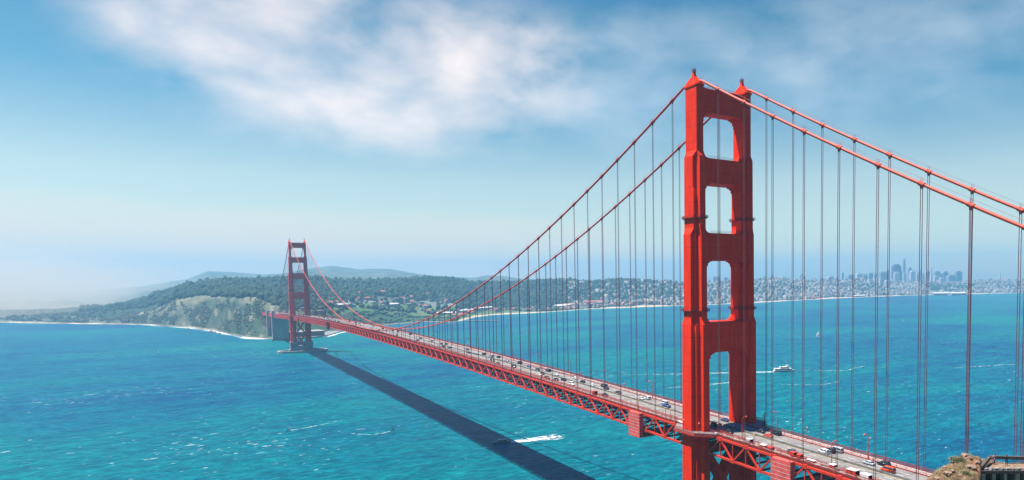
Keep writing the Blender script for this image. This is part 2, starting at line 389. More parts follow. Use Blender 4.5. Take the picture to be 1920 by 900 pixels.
for x in TX:
    c = control(x); colp = []
    for k in range(len(c)-1):
        for j in range(SEG[k]):
            t = j/SEG[k]
            z_t = t if k != 3 else t**0.85
            q = c[k].lerp(c[k+1], t); q.z = c[k].z + (c[k+1].z-c[k].z)*z_t
            colp.append(q)
            if x == TX[0]: ROWT.append(k+t)
    colp.append(c[-1]); GRID.append(colp)
ROWT.append(len(SEG)); NR = len(ROWT)
def zone_disp(q, t, x):
    a = min(1, max(0, (t-1.6)*1.4))
    if t >= 5.4 or abs(t-4) < .12: a *= .5
    n = mnoise.fractal(Vector((q.x/320, q.y/320, 1.7)), .8, 2.0, 4)
    r = 0.0
    if 2 <= t <= 3.3 and x < 560:       # gullies and ribs down the bluff
        r = 15*(1-abs(mnoise.noise(Vector((x/13, t*.5, 4.1))))-.6*abs(mnoise.noise(Vector((x/5, t*.9, 4.7)))))*math.sin(math.pi*min(1, (t-2)/1.3)) - 5*math.sin(math.pi*min(1, (t-2)/1.3))
    return a*n*14 + r
def zone_col(q, t, x):
    n = mnoise.fractal(Vector((q.x/130, q.y/130, 8.0)), .8, 2.0, 4); n2 = mnoise.noise(Vector((q.x/45, q.y/45, 3.0)))
    def mix(a, b, f): f = min(1, max(0, f)); return tuple(u*(1-f)+v*f for u, v in zip(a, b))
    sand = (.46,.38,.27); rock = (.15,.13,.10); dry = (.135,.125,.09); green = (.040,.068,.038); wood = (.022,.045,.022); city = (.20,.20,.19)
    if x < 560:
        if t < 1.9: c = mix(rock, sand, .25+n*1.3 + (.35 if x < 290 else 0))
        elif t < 3.1:
            n4 = mnoise.noise(Vector((x/5.0, t*1.8, 11.0))); n5 = mnoise.noise(Vector((x/11.0, t*5, 13.0))); c = mix((.022,.045,.024), green, .55+n5*1.3); c = mix(c, dry, .28+n*1.2+n4*.55); c = mix(c, (.27,.23,.18), (n4*.8+n5*.5-.22)*2.2)
            if t > 2.75: c = mix(c, (.20,.19,.11), .4+n)
        else: c = mix(wood, green, n*.5)
    elif x < 860:
        if t < 2: c = mix(rock, sand, .2)
        elif t < 2.75: c = mix((.035,.07,.03), green, .5+n)
        elif t < 3.12: c = mix((.07,.15,.04), (.12,.15,.06), .4+n)
        elif t < 3.25: c = mix(city, green, .5+n*2)
        else: c = mix(wood, green, n*.4)
    else:
        if t < 2.02: c = mix(sand, (.55,.46,.34), .5)
        elif t < 2.55: c = mix((.08,.13,.045), city, (x-1000)/200+n)
        else:
            f = (x-1000)/260 + n*.9
            c = mix(wood, mix(city, green, .35+n), f)
    if t > 4.6: c = mix((.05,.075,.05), (.16,.16,.15), .25+n*.8)
    return tuple(x*.68 for x in c)
V = []; Cc = []
for i, x in enumerate(TX):
    for j, t in enumerate(ROWT):
        q = GRID[i][j].copy(); q.z += zone_disp(q, t, x); GRID[i][j] = q
        V.append(q); Cc.append(zone_col(q, t, x))
F = []
for i in range(len(TX)-1):
    for j in range(NR-1):
        a = i*NR+j; F.append((a, a+NR, a+NR+1, a+1))
tag(obj('hills', np_mesh('hills', [tuple(v) for v in V], F, M['terrain'], Cc, smooth=True)), kind='structure')
def ground(x, t):
    """point of the far shore on bearing x, t controls inland"""
    fi = (x-TX[0])/5.0; i = int(min(max(fi, 0), len(TX)-2)); fi -= i
    j = int(np.searchsorted(ROWT, t)) - 1; j = min(max(j, 0), NR-2); fj = (t-ROWT[j])/(ROWT[j+1]-ROWT[j])
    a = GRID[i][j].lerp(GRID[i+1][j], fi); b = GRID[i][j+1].lerp(GRID[i+1][j+1], fi)
    return a.lerp(b, fj)

# ------------------------------------------------------------------ the bridge
LSP, PAN, HX, HTOP = 1280.16, 15.24, 13.7, 226.0
ZM, ZT, ZLOW = 82.7, 74.8, 84.0
def zdeck(y):
    if y < 0: return ZT + y*.0247
    if y > LSP: return ZT - (y-LSP)*.0247
    return ZM - (ZM-ZT)*((y-LSP/2)/(LSP/2))**2
def zcable(y):
    if y < 0: return HTOP + .46942*y + .00032*y*(y+343)
    if y > LSP: return zcable(LSP-y)
    return ZLOW + (HTOP-ZLOW)*((y-LSP/2)/(LSP/2))**2
bridge = tag(obj('suspension_bridge', None), 'long orange-red suspension bridge with two stepped towers crossing the blue strait', 'bridge')

# towers -------------------------------------------------------------
SECT = [(-3, (5.3,3.5,1.8), (3.2,4.7,7.5)), (68, (5.2,3.4,1.7), (3.1,4.5,7.3)), (120.8, (4.9,3.3,1.65), (3.0,4.4,7.2)),
        (123.2, (4.45,2.9,1.5), (2.4,3.0,6.1)), (159.4, (4.4,2.9,1.5), (2.4,3.0,6.0)),
        (162.0, (3.1,3.05,1.5), (3.0,3.05,5.4)), (177.6, (3.1,3.05,1.5), (3.0,3.05,5.3)), (179.4, (3.05,3.0,1.5), (2.3,2.35,5.3)),
        (192.2, (3.0,2.95,1.5), (2.3,2.35,5.25)), (194.6, (1.85,1.8,1.72), (3.7,3.75,3.85)), (221.2, (1.85,1.8,1.72), (3.7,3.75,3.85))]
def ring(z, a, b, cx):
    q = [(a[0],b[0]), (a[1],b[0]), (a[1],b[1]), (a[2],b[1]), (a[2],b[2])]
    pts = q + [(-x, y) for x, y in q[::-1]] + [(-x, -y) for x, y in q] + [(x, -y) for x, y in q[::-1]]
    return [(cx+x, y, z) for x, y in pts]
def sect_at(z):
    for (z0, a0, b0), (z1, a1, b1) in zip(SECT, SECT[1:]):
        if z0 <= z <= z1:
            f = (z-z0)/(z1-z0); return [u+(v-u)*f for u, v in zip(a0, a1)], [u+(v-u)*f for u, v in zip(b0, b1)]
def make_tower(parent):
    t = obj('tower', None, parent)
    for s in (-1, 1):
        m = MB(); m.loft([ring(z, a, b, s*HX) for z, a, b in SECT]); obj('leg', m.mesh('leg', M['tower']), t)
        # hipped cap with the cable saddle housing
        c = MB(); cx = s*HX
        sq = lambda a, b, z: [(cx+a,b,z), (cx-a,b,z), (cx-a,-b,z), (cx+a,-b,z)]
        c.loft([sq(1.7,3.7,221.15), sq(2.1,4.2,221.5), sq(2.15,4.25,222.2), sq(1.25,2.6,224.6), sq(.95,1.0,225.7), sq(.75,.75,226.2), sq(.45,.45,227.9)])
        for k in range(7):   # ribs of the saddle roof
            y = -3.6+k*1.2; c.beam((cx-2.05, y, 222.2), (cx-1.3, y*.62, 224.4), .16, .18); c.beam((cx+2.05, y, 222.2), (cx+1.3, y*.62, 224.4), .16, .18)
        obj('leg_cap', c.mesh('leg_cap', M['tower']), t)
        b = MB(); b.tube([(cx,0,227.9), (cx,0,228.4)], .35, 8); b.tube([(cx,0,228.4),(cx,0,229.0)], [.5,.3], 8)
        for k in range(8):
            a = k*math.pi/4; x, y = math.cos(a)*.85, math.sin(a)*.85
            b.beam((cx+x,y,227.6), (cx+x,y,229.2), .08, .08); x2, y2 = math.cos(a+math.pi/4)*.85, math.sin(a+math.pi/4)*.85
            for z in (227.7, 228.4, 229.1): b.beam((cx+x,y,z), (cx+x2,y2,z), .07, .07)
        b.beam((cx,0,229), (cx,0,230.6), .07, .07)
        obj('beacon', b.mesh('beacon', M['darkred']), t)
        for z in (126.5, 166.2):
            a, bb = sect_at(z); w = MB()
            for o_, z0, z1 in ((.75, z, z+.18), (.8, z+1.05, z+1.14), (.8, z+.6, z+.66)):
                r0 = [(p[0], p[1]) for p in ring(z, [u+o_ for u in a], [u+o_ for u in bb], cx)]
                if z1-z0 > .15: w.slab(r0, z0, z1)
                else:
                    for p, q in zip(r0, r0[1:]+r0[:1]): w.beam((*p, z0), (*q, z0), .07, .07)
            for p in ring(z, [u+.8 for u in a], [u+.8 for u in bb], cx): w.beam((p[0],p[1],z), (p[0],p[1],z+1.15), .08, .08)
            n_ = 5
            r0 = ring(z, [u+.8 for u in a], [u+.8 for u in bb], cx)
            for p, q in zip(r0, r0[1:]+r0[:1]):
                d = math.dist(p, q); k = int(d/1.1)
                for i in range(1, k): w.beam((p[0]+(q[0]-p[0])*i/k, p[1]+(q[1]-p[1])*i/k, z-.5), (p[0]+(q[0]-p[0])*i/k, p[1]+(q[1]-p[1])*i/k, z+1.1), .09, .09)
            obj('maintenance_walkway', w.mesh('maintenance_walkway', M['darkred']), t)
    for zt, zb, half in ((221.0, 210.9, 3.2), (191.6, 181.2, 4.5), (159.8, 148.2, 5.2), (121.3, 108.5, 6.4)):
        a, bb = sect_at((zt+zb)/2-1); wl = HX - a[2] + .3 ; h = MB()
        k = 1.0 if zt > 200 else 1.12
        up = [(-wl, zt+1.9*k), (-wl+.55, zt+1.3*k), (-wl+1.2, zt+.55*k), (-wl+2.1, zt+.18), (-wl+3.2, zt)]
        lo = [(wl-4.0, zb), (wl-4.0, zb-.45*k), (wl-2.7, zb-.45*k), (wl-2.7, zb-1.0*k), (wl-1.7, zb-1.0*k), (wl-1.7, zb-2.2*k), (wl-1.05, zb-2.2*k), (wl-1.05, zb-3.8*k), (wl, zb-3.8*k)]
        if zt > 200: up = [(-wl, zt+.7), (-wl+2, zt+.2), (-wl+4, zt)]
        poly = [(-x, z) for x, z in lo[::-1]] + lo + [(-x, z) for x, z in up[:]] + [(x, z) for x, z in up[::-1]]
        # order: lower edge left to right, then upper edge right to left
        poly = [(-x, z) for x, z in lo[::-1]] + lo + [(-x, z) for x, z in up] + up[::-1]
        h.prism(poly, -half, half)
        for sy in (-1, 1):      # fascia bands of the strut
            y0, y1 = sorted((sy*(half-.1), sy*(half+.22)))
            h.box(-wl+1.4, wl-1.4, y0, y1, zb+1.25, zb+1.8); h.box(-wl+1.4, wl-1.4, y0, y1, zt-1.0, zt-.5)
        obj('strut', h.mesh('strut', M['tower']), t)
        for sy in (-1, 1):
            r = MB()
            for z in (zt+.55, zt+1.05): r.beam((-wl+3.3, sy*(half-.3), z), (wl-3.3, sy*(half-.3), z), .06, .06)
            for i in range(13):
                x = -wl+3.3 + (2*wl-6.6)*i/12; r.beam((x, sy*(half-.3), zt-.05), (x, sy*(half-.3), zt+1.1), .07, .07)
            obj('strut_railing', r.mesh('strut_railing', M['darkred']), t)
    x = MB(); e = 8.8
    for z0, z1 in ((37.5, 64.0), (12.0, 36.5)):
        x.beam((-e,0,z1), (e,0,z0), 5.6, 2.6); x.beam((e,-.01,z1), (-e,-.01,z0), 5.5, 2.55)
    for z in (65.6, 36.9, 11.0): x.box(-e, e, -4.2, 4.2, z-1.3, z+1.3)
    obj('cross_brace', x.mesh('cross_brace', M['tower']), t)
    # promenade carried round the outside of each leg
    for s in (-1, 1):
        poly = [(12.2,13.5), (15.0,13.5), (20.6,7.0), (20.6,-7.0), (15.0,-13.5), (12.2,-13.5)]
        if s < 0: poly = [(-u, v) for u, v in poly[::-1]]
        g = MB(); g.slab(poly, ZT-.35, ZT+.05); obj('promenade', g.mesh('promenade', M['grey']), t)
        g = MB(); edge = [(15.0,13.5), (20.6,7.0), (20.6,-7.0), (15.0,-13.5)]
        g2 = MB(); g2.slab([(u*s*1.0+s*.12, v*1.02) for u, v in (poly if s > 0 else poly)] if False else [((u+.06*math.copysign(1,u)), v) for u, v in poly], ZT-1.25, ZT-.355)
        obj('promenade_edge', g2.mesh('promenade_edge', M['red']), t)
        for p, q in zip(edge, edge[1:]):
            p = (p[0]*s, p[1]); q = (q[0]*s, q[1]); d = math.dist(p, q); k = int(d/.45)
            for z in (ZT+.2, ZT+1.25): g.beam((*p, z), (*q, z), .12, .12)
            for i in range(k+1): g.beam((p[0]+(q[0]-p[0])*i/k, p[1]+(q[1]-p[1])*i/k, ZT), (p[0]+(q[0]-p[0])*i/k, p[1]+(q[1]-p[1])*i/k, ZT+1.25), .10, .10)
        obj('promenade_railing', g.mesh('promenade_railing', M['red']), t)
    return t
tower = make_tower(bridge)
tower2 = tower.copy(); COL.objects.link(tower2); tower2.parent = bridge; tower2.location = (0, LSP, 0)
for ch in list(tower.children):
    c = ch.copy(); COL.objects.link(c); c.parent = tower2
# far tower's pier and fender wall
m = MB(); m.box(-23, 23, -11, 11, -3, 6.5); m.box(-20.5, 20.5, -9.6, 9.6, 6.5, 13.0); 
for s in (-1, 1): m.box(s*HX-7, s*HX+7, -8.9, 8.9, 13.0, 22.0)
obj('tower_pier', m.mesh('tower_pier', M['darkconc']), bridge, (0, LSP, 0))
m = MB(); n_ = 48; pts = [(47*math.cos(2*math.pi*k/n_), 25*math.sin(2*math.pi*k/n_)) for k in range(n_)]
inn = [(x*.90, y*.84) for x, y in pts]
for k in range(n_):
    a, b, c, d = pts[k], pts[(k+1) % n_], inn[(k+1) % n_], inn[k]
    m.face([(*a,-3),(*b,-3),(*b,4.2),(*a,4.2)]); m.face([(*a,4.2),(*b,4.2),(*c,4.2),(*d,4.2)]); m.face([(*d,4.2),(*c,4.2),(*c,-3),(*d,-3)])
obj('fender_wall', m.mesh('fender_wall', M['concrete']), bridge, (3, LSP+4, 0))

# deck --------------------------------------------------------------
YS = [-340 + 7.62*k for k in range(45)] + list(np.arange(2.0, 1650, 7.62))
Y0, Y1 = -335.0, 1620.0
def strip(mb, x0, x1, dz0, dz1, step=15.24, y0=Y0, y1=Y1):
    ys = list(np.arange(y0, y1, step)) + [y1]
    rings = [[(x0, y, zdeck(y)+dz0), (x1, y, zdeck(y)+dz0), (x1, y, zdeck(y)+dz1), (x0, y, zdeck(y)+dz1)] for y in ys]
    mb.loft([r[::-1] for r in rings])
m = MB(); strip(m, -9.1, 9.1, -.6, 0); m.mi = 1
for x in (-6.15, -3.1, 2.7, 5.75):
    for y in np.arange(Y0+2, 1300, 11.0): m.raw([(x-.09,y,zdeck(y)+.012),(x+.09,y,zdeck(y)+.012),(x+.09,y+3.4,zdeck(y+3.4)+.012),(x-.09,y+3.4,zdeck(y+3.4)+.012)], [(0,1,2,3)])
obj('roadway', m.mesh('roadway', [M['road'], M['white']]), bridge)
m = MB()
for x in (-1.05, .25): 
    for y in np.arange(Y0, 1610, 15.24): m.raw([(x-.11,y,zdeck(y)+.012),(x+.11,y,zdeck(y)+.012),(x+.11,y+15.24,zdeck(y+15.24)+.012),(x-.11,y+15.24,zdeck(y+15.24)+.012)], [(0,1,2,3)])
obj('centre_line', m.mesh('centre_line', M['yellow']), bridge)
m = MB(); strip(m, -.62, -.20, .004, .78); 
for y in np.arange(-200, 420, 1.02): m.box(-.66, -.16, y, y+.12, zdeck(y)+.02, zdeck(y)+.84)
obj('median_barrier', m.mesh('median_barrier', M['grey']), bridge)
for s in (-1, 1):
    m = MB(); strip(m, *sorted((s*9.75, s*13.0)), -.5, .16); obj('sidewalk', m.mesh('sidewalk', M['walk']), bridge)
    m = MB(); x = s*9.42
    strip(m, *sorted((s*9.12, s*9.72)), -.5, .30); strip(m, x-.09, x+.09, .62, .78); strip(m, x-.06, x+.06, 1.02, 1.14)
    for y in np.arange(Y0, 1500, 3.81): m.box(x-.07, x+.07, y, y+.14, zdeck(y)+.2, zdeck(y)+1.1)
    obj('kerb_rail', m.mesh('kerb_rail', M['redrail']), bridge)
    # outer railing: close vertical pickets between two rails, fascia girder under it
    m = MB(); x = s*13.12
    strip(m, x-.10, x+.10, 1.30, 1.44); strip(m, x-.07, x+.07, .28, .36)
    k = 0
    for y in np.arange(-250, 1500, .42):
        if -13 < y < 13 or LSP-13 < y < LSP+13: continue
        wd = .15 if int(round((y+250)/.42)) % 9 == 0 else .06
        hgt = 1.5 if wd > .1 else 1.36
        m.raw([(x-wd/2,y,zdeck(y)+.1),(x-wd/2,y+.17,zdeck(y)+.1),(x-wd/2,y+.17,zdeck(y)+hgt),(x-wd/2,y,zdeck(y)+hgt),(x+wd/2,y,zdeck(y)+.1),(x+wd/2,y+.17,zdeck(y)+.1),(x+wd/2,y+.17,zdeck(y)+hgt),(x+wd/2,y,zdeck(y)+hgt)],
              [(3,2,1,0),(4,5,6,7),(0,4,7,3),(2,6,5,1)])
    obj('railing', m.mesh('railing', M['redrail']), bridge)
    m = MB(); strip(m, *sorted((s*13.02, s*13.30)), -1.0, .2); obj('fascia_girder', m.mesh('fascia_girder', M['darkred']), bridge)
# stiffening trusses -------------------------------------------------
TD0, TD1 = -1.15, -8.75
segs = [(-331.0, -8.2), (8.2, LSP-8.2), (LSP+8.2, 1618.0)]
for s in (-1, 1):
    tr = obj('stiffening_truss', None, bridge); x = s*HX
    for y0, y1 in segs:
        top, bot, dg = MB(), MB(), MB()
        n_ = round((y1-y0)/PAN); st = (y1-y0)/n_
        for k in range(n_*2):
            ya, yb = y0+st*k/2, y0+st*(k+1)/2
            top.beam((x,ya,zdeck(ya)+TD0), (x,yb,zdeck(yb)+TD0), .75, .85)
            bot.beam((x,ya,zdeck(ya)+TD1), (x,yb,zdeck(yb)+TD1), .75, .85)
            ym = yb; up_ = (k % 2 == 0)
            a = (x, ya, zdeck(ya)+(TD1 if up_ else TD0)); b = (x, yb, zdeck(yb)+(TD0 if up_ else TD1))
            dg.beam(a, b, .62, .62)
            dg.beam((x, yb, zdeck(yb)+TD1), (x, yb, zdeck(yb)+TD0), .42, .36, up=(0,1,0))
            for yy, zz in ((yb, TD0 if up_ else TD1),): dg.box(x-.45, x+.45, yy-.95, yy+.95, zdeck(yy)+zz-.75, zdeck(yy)+zz+.75)
        obj('top_chord', top.mesh('top_chord', M['red']), tr); obj('bottom_chord', bot.mesh('bottom_chord', M['red']), tr); obj('web', dg.mesh('web', M['red']), tr)
for y0, y1 in segs:
    fl = MB(); lat = MB()
    n_ = round((y1-y0)/7.62); st = (y1-y0)/n_
    for k in range(n_+1):
        y = y0+st*k; z = zdeck(y)
        fl.box(-HX+.4, HX-.4, y-.2, y+.2, z-2.6, z-.65)
        lat.box(-HX+.4, HX-.4, y-.3, y+.3, z+TD1-.35, z+TD1+.35)
        if k < n_:
            yb = y+st; zb = zdeck(yb)+TD1; za = z+TD1
            lat.beam((-HX+.3,y,za), (0,yb,zb), .5, .45); lat.beam((HX-.3,y,za), (0,yb,zb+.01), .5, .45)
            fl.beam((-HX+.4,y,z-2.5), (0,y,z+TD1), .3, .3); fl.beam((HX-.4,y,z-2.5), (0,y,z+TD1), .3, .3)
    for x in (-7.5, -3.2, 3.2, 7.5): strip(fl, x-.2, x+.2, -1.5, -.62, 7.62, y0, y1)
    obj('floor_beams', fl.mesh('floor_beams', M['darkred']), bridge)
    obj('lower_laterals', lat.mesh('lower_laterals', M['darkred']), bridge)

# cables, bands, suspenders -------------------------------------------
ys = list(np.arange(-341, 0, 7.62)) + [0] + list(np.arange(7.62, LSP-1, 7.62)) + [LSP] + list(np.arange(LSP+7.62, 1622, 7.62))
cables = []
for s in (-1, 1):
    m = MB(); pts = []
    for y in ys:
        z = zcable(y)
        if abs(y) < .1 or abs(y-LSP) < .1: z -= 1.2
        pts.append((s*HX, y, z))
    m.tube(pts, .52, 10); c = obj('main_cable', m.mesh('main_cable', M['cable'], True), bridge); cables.append(c)
    hr = MB()
    for dx in (-.5, .5): hr.tube([(p[0]+dx, p[1], p[2]+1.75) for p in pts[::2] if -200 < p[1] < 700], .022, 4)
    obj('hand_rope', hr.mesh('hand_rope', M['rope']), c)
sus = []
for s in (-1, 1):
    for k in list(range(-20, 0)) + list(range(1, 84)) + list(range(85, 105)):
        y = k*PAN
        zt, zb = zcable(y)-.4, zdeck(y)-.7
        if zt - zb < 2.0 and not (0 < y < LSP): continue
        sus.append((math.hypot(y-CAM.y, s*HX-CAM.x), s, y, zt, zb))
sus.sort()
vis = [q for q in sus if not (q[1] < 0 and q[2] < -150) and not (q[1] > 0 and q[2] < -150)]
band_rest = {-1: MB(), 1: MB()}; rope_rest = MB()
def ropes(mb, s, y, zt, zb):
    far = math.hypot(y-CAM.y, s*HX-CAM.x)
    r = .105 if far < 420 else .13
    for dy in (-.34, .34): mb.tube([(s*HX, y+dy, zt), (s*HX, y+dy, zb)], r, 6, False)
    mb.tube([(s*HX, y-.34, zt-.9), (s*HX, y+.34, zt-.9)], .13, 5)
def band(mb, s, y):
    d = Vector((0, 1, (zcable(y+.5)-zcable(y-.5)))).normalized(); c = Vector((s*HX, y, zcable(y)))
    mb.tube([c-d*.95, c+d*.95], .74, 10)
    mb.box(s*HX-.14, s*HX+.14, y-.5, y+.5, c.z-1.15, c.z-.5)
    for e in (-.85, .85): mb.tube([c+d*e-Vector((0,0,0)), c+d*e+Vector((0,0,.0001))], .80, 10)
    for dx in (-.5, .5): mb.beam(c+Vector((dx,0,.3)), c+Vector((dx,0,1.85)), .09, .09)
nvis = 0
for d, s, y, zt, zb in sus:
    show = (d, s, y, zt, zb) in vis
    if show and nvis < 98:
        m = MB(); ropes(m, s, y, zt, zb); obj('suspender', m.mesh('suspender', M['rope']), bridge)
        b = MB(); band(b, s, y); obj('cable_band', b.mesh('cable_band', M['cable']), cables[0 if s < 0 else 1]); nvis += 1
    else:
        ropes(rope_rest, s, y, zt, zb); band(band_rest[s], s, y)
tag(obj('suspender', rope_rest.mesh('suspender', M['rope']), bridge), kind='stuff')
for s in (-1, 1): tag(obj('cable_band', band_rest[s].mesh('cable_band', M['cable']), cables[0 if s < 0 else 1]), kind='stuff')

# ------------------------------------------------------------------ pylons, fort, wharf at the far end
def pylon(y, label, h):
    t = tag(obj('concrete_pylon', None, None, (0, y, 0)), label, 'bridge pylon', 'concrete pylons at the far end of the bridge')
    zb = zdeck(y)
    m = MB(); m.box(-19.5, 19.5, -7.5, 7.5, -2, 4.5); obj('base', m.mesh('base', M['darkconc']), t)
    m = MB(); m.box(-10.2, 10.2, -5, 5, 4.5, zb-11); obj('wall', m.mesh('wall', M['concrete']), t)
    for s in (-1, 1):
        m = MB(); a, b = sorted((s*10.2, s*17.6)); m.box(a, b, -6.2, 6.2, 4.5, zb+h)
        m.box(a+.9, b-.9, -5.4, 5.4, zb+h, zb+h+2.4); m.box(a+1.8, b-1.8, -6.7, -6.2, 12, zb-6); m.box(a-.35, b+.35, -6.55, 6.55, zb-9.4, zb-8.2)
        obj('shaft', m.mesh('shaft', M['concrete']), t)
    return t
pylon(1626, 'big grey concrete pylon nearest the far tower, holding up the deck at the shore', 5.0)
pylon(1745, 'slimmer looking concrete pylon behind the big one, against the grassy bluff', 5.0)
t = tag(obj('steel_arch', None, None, (0, 0, 0)), 'dark steel arch between the two concrete pylons at the far shore', 'arch')
for s in (-1, 1):
    m = MB(); pr_ = None
    for i in range(17):
        y = 1634+103*i/16; z = 24+40*math.sin(math.pi*i/16); 
        if pr_: m.beam(pr_, (s*12, y, z), 1.4, 2.4); 
        m.beam((s*12, y, z), (s*12, y, 60), .6, .6); pr_ = (s*12, y, z)
    obj('arch_rib', m.mesh('arch_rib', M['red']), t)
m = MB(); strip(m, -13.6, 13.6, -8, -.6, y0=1620, y1=2050); strip(m, -13.6, -13.2, .1, 1.3, y0=1620, y1=2050); strip(m, 13.2, 13.6, .1, 1.3, y0=1620, y1=2050); obj('deck', m.mesh('deck', M['red']), t)
m = MB(); strip(m, -13.1, 13.1, -.55, .02, y0=1620, y1=2050); obj('roadway', m.mesh('roadway', M['road']), t)
# brick fort just behind the far tower
f = tag(obj('brick_fort', None, None, (62, 1690, 0), .15), 'dark flat-roofed brick fort on the point beside the far tower', 'fort')
m = MB(); m.box(-42, 42, -26, 26, -1, 15)
for k in range(9): m.box(-39+k*9, -35+k*9, -26.5, -26, 5, 8)
obj('wall', m.mesh('wall', paint('fort_brick', (.19,.10,.075), .9, .25, .08)), f)
m = MB(); m.box(-43, 43, -27, 27, 15, 16); m.box(-30, 30, -14, 14, 16, 16.6); obj('roof', m.mesh('roof', M['concrete']), f)
m = MB(); 
pa = [sea(x, y, 0) for x, y in ((548,636),(585,634),(612,631),(640,623),(560,622))]
m.slab([(p.x, p.y) for p in pa][::-1], -2, 3.2)
tag(obj('sea_wall', m.mesh('sea_wall', M['darkconc'])), 'low grey sea wall of the point round the foot of the fort', 'sea wall')
# rocks off the bluff
def rock_mesh(name, seed, mat):
    bm = bmesh.new(); bmesh.ops.create_icosphere(bm, subdivisions=2, radius=1)
    for v in bm.verts:
        n = 1 + .55*mnoise.noise(v.co*1.3 + Vector((seed*3.1,0,0))); v.co = Vector((v.co.x*n, v.co.y*n*.8, v.co.z*n*.55))
    me = bpy.data.meshes.new(name); bm.to_mesh(me); bm.free(); me.materials.append(mat); return me
M['rock'] = paint('dark_wet_rock', (.09, .085, .08), .8, .3, .3)
for i, (px, py, r) in enumerate(((402,624,9),(412,625.5,6),(352,617,7),(310,613,6),(452,631,5),(395,622,7))):
    p = sea(px, py); o = obj('sea_rock', rock_mesh('sea_rock', i, M['rock']), None, (p.x, p.y, .3), i); o.scale = (r, r, r*.8)
    tag(o, 'small dark rock in the surf at the foot of the bluff', 'rock', 'dark rocks in the surf under the bluff')
# surf along the left shore, wakes
def foam_strip(name, pts, wd, dens, z=.15):
    """pts world points, wd (left, right) widths, dens foam density"""
    V, F, C = [], [], []; n = 6
    P = [Vector(p) for p in pts]; res = []
    for i, (a, b) in enumerate(zip(P, P[1:])):
        a0, b1 = P[max(i-1, 0)], P[min(i+2, len(P)-1)]
        for k in range(8):
            t = k/8; res.append(.5*((2*a) + (b-a0)*t + (2*a0-5*a+4*b-b1)*t*t + (3*a-a0-3*b+b1)*t**3))
    res.append(P[-1]); N_ = len(res)
    for i, p in enumerate(res):
        d = (res[min(i+1, N_-1)]-res[max(i-1, 0)]).normalized(); s = Vector((-d.y, d.x, 0)); f = i/(N_-1)
        wl = wd(f)
        for j in range(n+1):
            u = j/n*2-1; q = p + s*(u*wl); V.append((q.x, q.y, z)); e = (1-abs(u)**2.2)*dens(f); C.append((e, e, e))
    for i in range(N_-1):
        for j in range(n): a = i*(n+1)+j; F.append((a, a+1, a+n+2, a+n+1))
    return np_mesh(name, V, F, M['foam'], C)
pts = [sea(x, S(x)+.9) for x in range(262, 512, 10)]
tag(obj('surf', foam_strip('surf', pts, lambda f: 5+24*abs(math.sin(f*9))*f+9*f, lambda f: .58+.12*math.sin(f*23))), 'white surf breaking along the foot of the bluff', 'surf', kind='stuff')
pts = [sea(x, y) for x, y in ((600,631.5),(611,630.5),(622,628),(634,624.5),(650,622))]
tag(obj('surf', foam_strip('surf', pts, lambda f: 26-18*f, lambda f: .78)), 'patch of white surf on the point right of the far tower', 'surf', kind='stuff')
pts = [sea(x, S(x)+.4) for x in range(0, 262, 16)]
tag(obj('surf', foam_strip('surf', pts, lambda f: 7, lambda f: .42)), 'thin pale line of surf along the foggy shore far left', 'surf', kind='stuff')
# wharves
def wharf(px0, py0, px1, py1, wd, label, sheds=0):
    a, b = sea(px0, py0), sea(px1, py1); a.z = b.z = 0
    d = (b-a); ln = d.length; t = tag(obj('wharf', None, None, a, math.atan2(d.y, d.x)), label, 'wharf')
    m = MB(); m.box(0, ln, -wd/2, wd/2, 2.0, 3.2); obj('wharf_deck', m.mesh('wharf_deck', M['darkconc']), t)
    m = MB()
    for k in range(int(ln/12)+1):
        for s in (-1, 1): m.tube([(k*12+1, s*wd*.42, -2), (k*12+1, s*wd*.42, 2.0)], .5, 6)
    obj('piles', m.mesh('piles', M['wood']), t)
wharf(874, 603.0, 940, 602.4, 16, 'long low dark wharf reaching into the bay off the sandy spit')
wharf(862, 593.5, 905, 591.5, 10, 'short dark jetty close inshore beside the beach bend')

# ------------------------------------------------------------------ the city and the shore buildings
HC = {'white': (.25,.245,.235), 'cream': (.26,.24,.20), 'grey': (.13,.14,.15), 'pink': (.22,.16,.145), 'tan': (.17,.145,.12)}
hm_ = {k: paint(k+'_stucco', c, .85, .08, .1) for k, c in HC.items()}
roofm = {'dark': paint('dark_roof', (.14,.13,.13), .9, .15, .1), 'pale': paint('pale_roof', (.42,.41,.40), .9, .1, .1), 'tile': M['terracotta']}
def house_mesh(colr, wx, wy, h, gable, rf):
    m = MB(); m.box(-wx/2, wx/2, -wy/2, wy/2, -4, h)
    for k in range(max(1, int(h/3.2))):
        for s in (-1, 1):
            m.mi = 2
            for i in range(max(2, int(wx/3.2))):
                x = -wx/2+wx*(i+.5)/max(2, int(wx/3.2)); m.box(x-.65, x+.65, *sorted((s*wy/2, s*(wy/2+.06))), 1.0+k*3.2, 2.5+k*3.2)
                y = -wy/2+wy*(i+.5)/max(2, int(wx/3.2)); m.box(*sorted((s*wx/2, s*(wx/2+.06))), y-.65, y+.65, 1.0+k*3.2, 2.5+k*3.2)
    m.mi = 1
    if gable: m.prism([(-wx/2-.4, h+.01), (wx/2+.4, h+.01), (0, h+wx*.28)], -wy/2-.4, wy/2+.4)
    else: m.box(-wx/2+.3, wx/2-.3, -wy/2+.3, wy/2-.3, h+.01, h+.5); m.box(-1.5, 1.5, -1.5, 1.5, h+.5, h+2.2)
    return m.mesh('house', [hm_[colr], roofm[rf], M['glass']])
HM = {}
for c in HC:
    HM[c] = [house_mesh(c, 11, 15, 8, True, 'dark'), house_mesh(c, 13, 16, 10, False, 'pale'), house_mesh(c, 16, 22, 14, False, 'dark'), house_mesh(c, 22, 16, 9, True, 'tile')]
kinds = list(HC); wts = [.30, .2, .24, .10, .16]
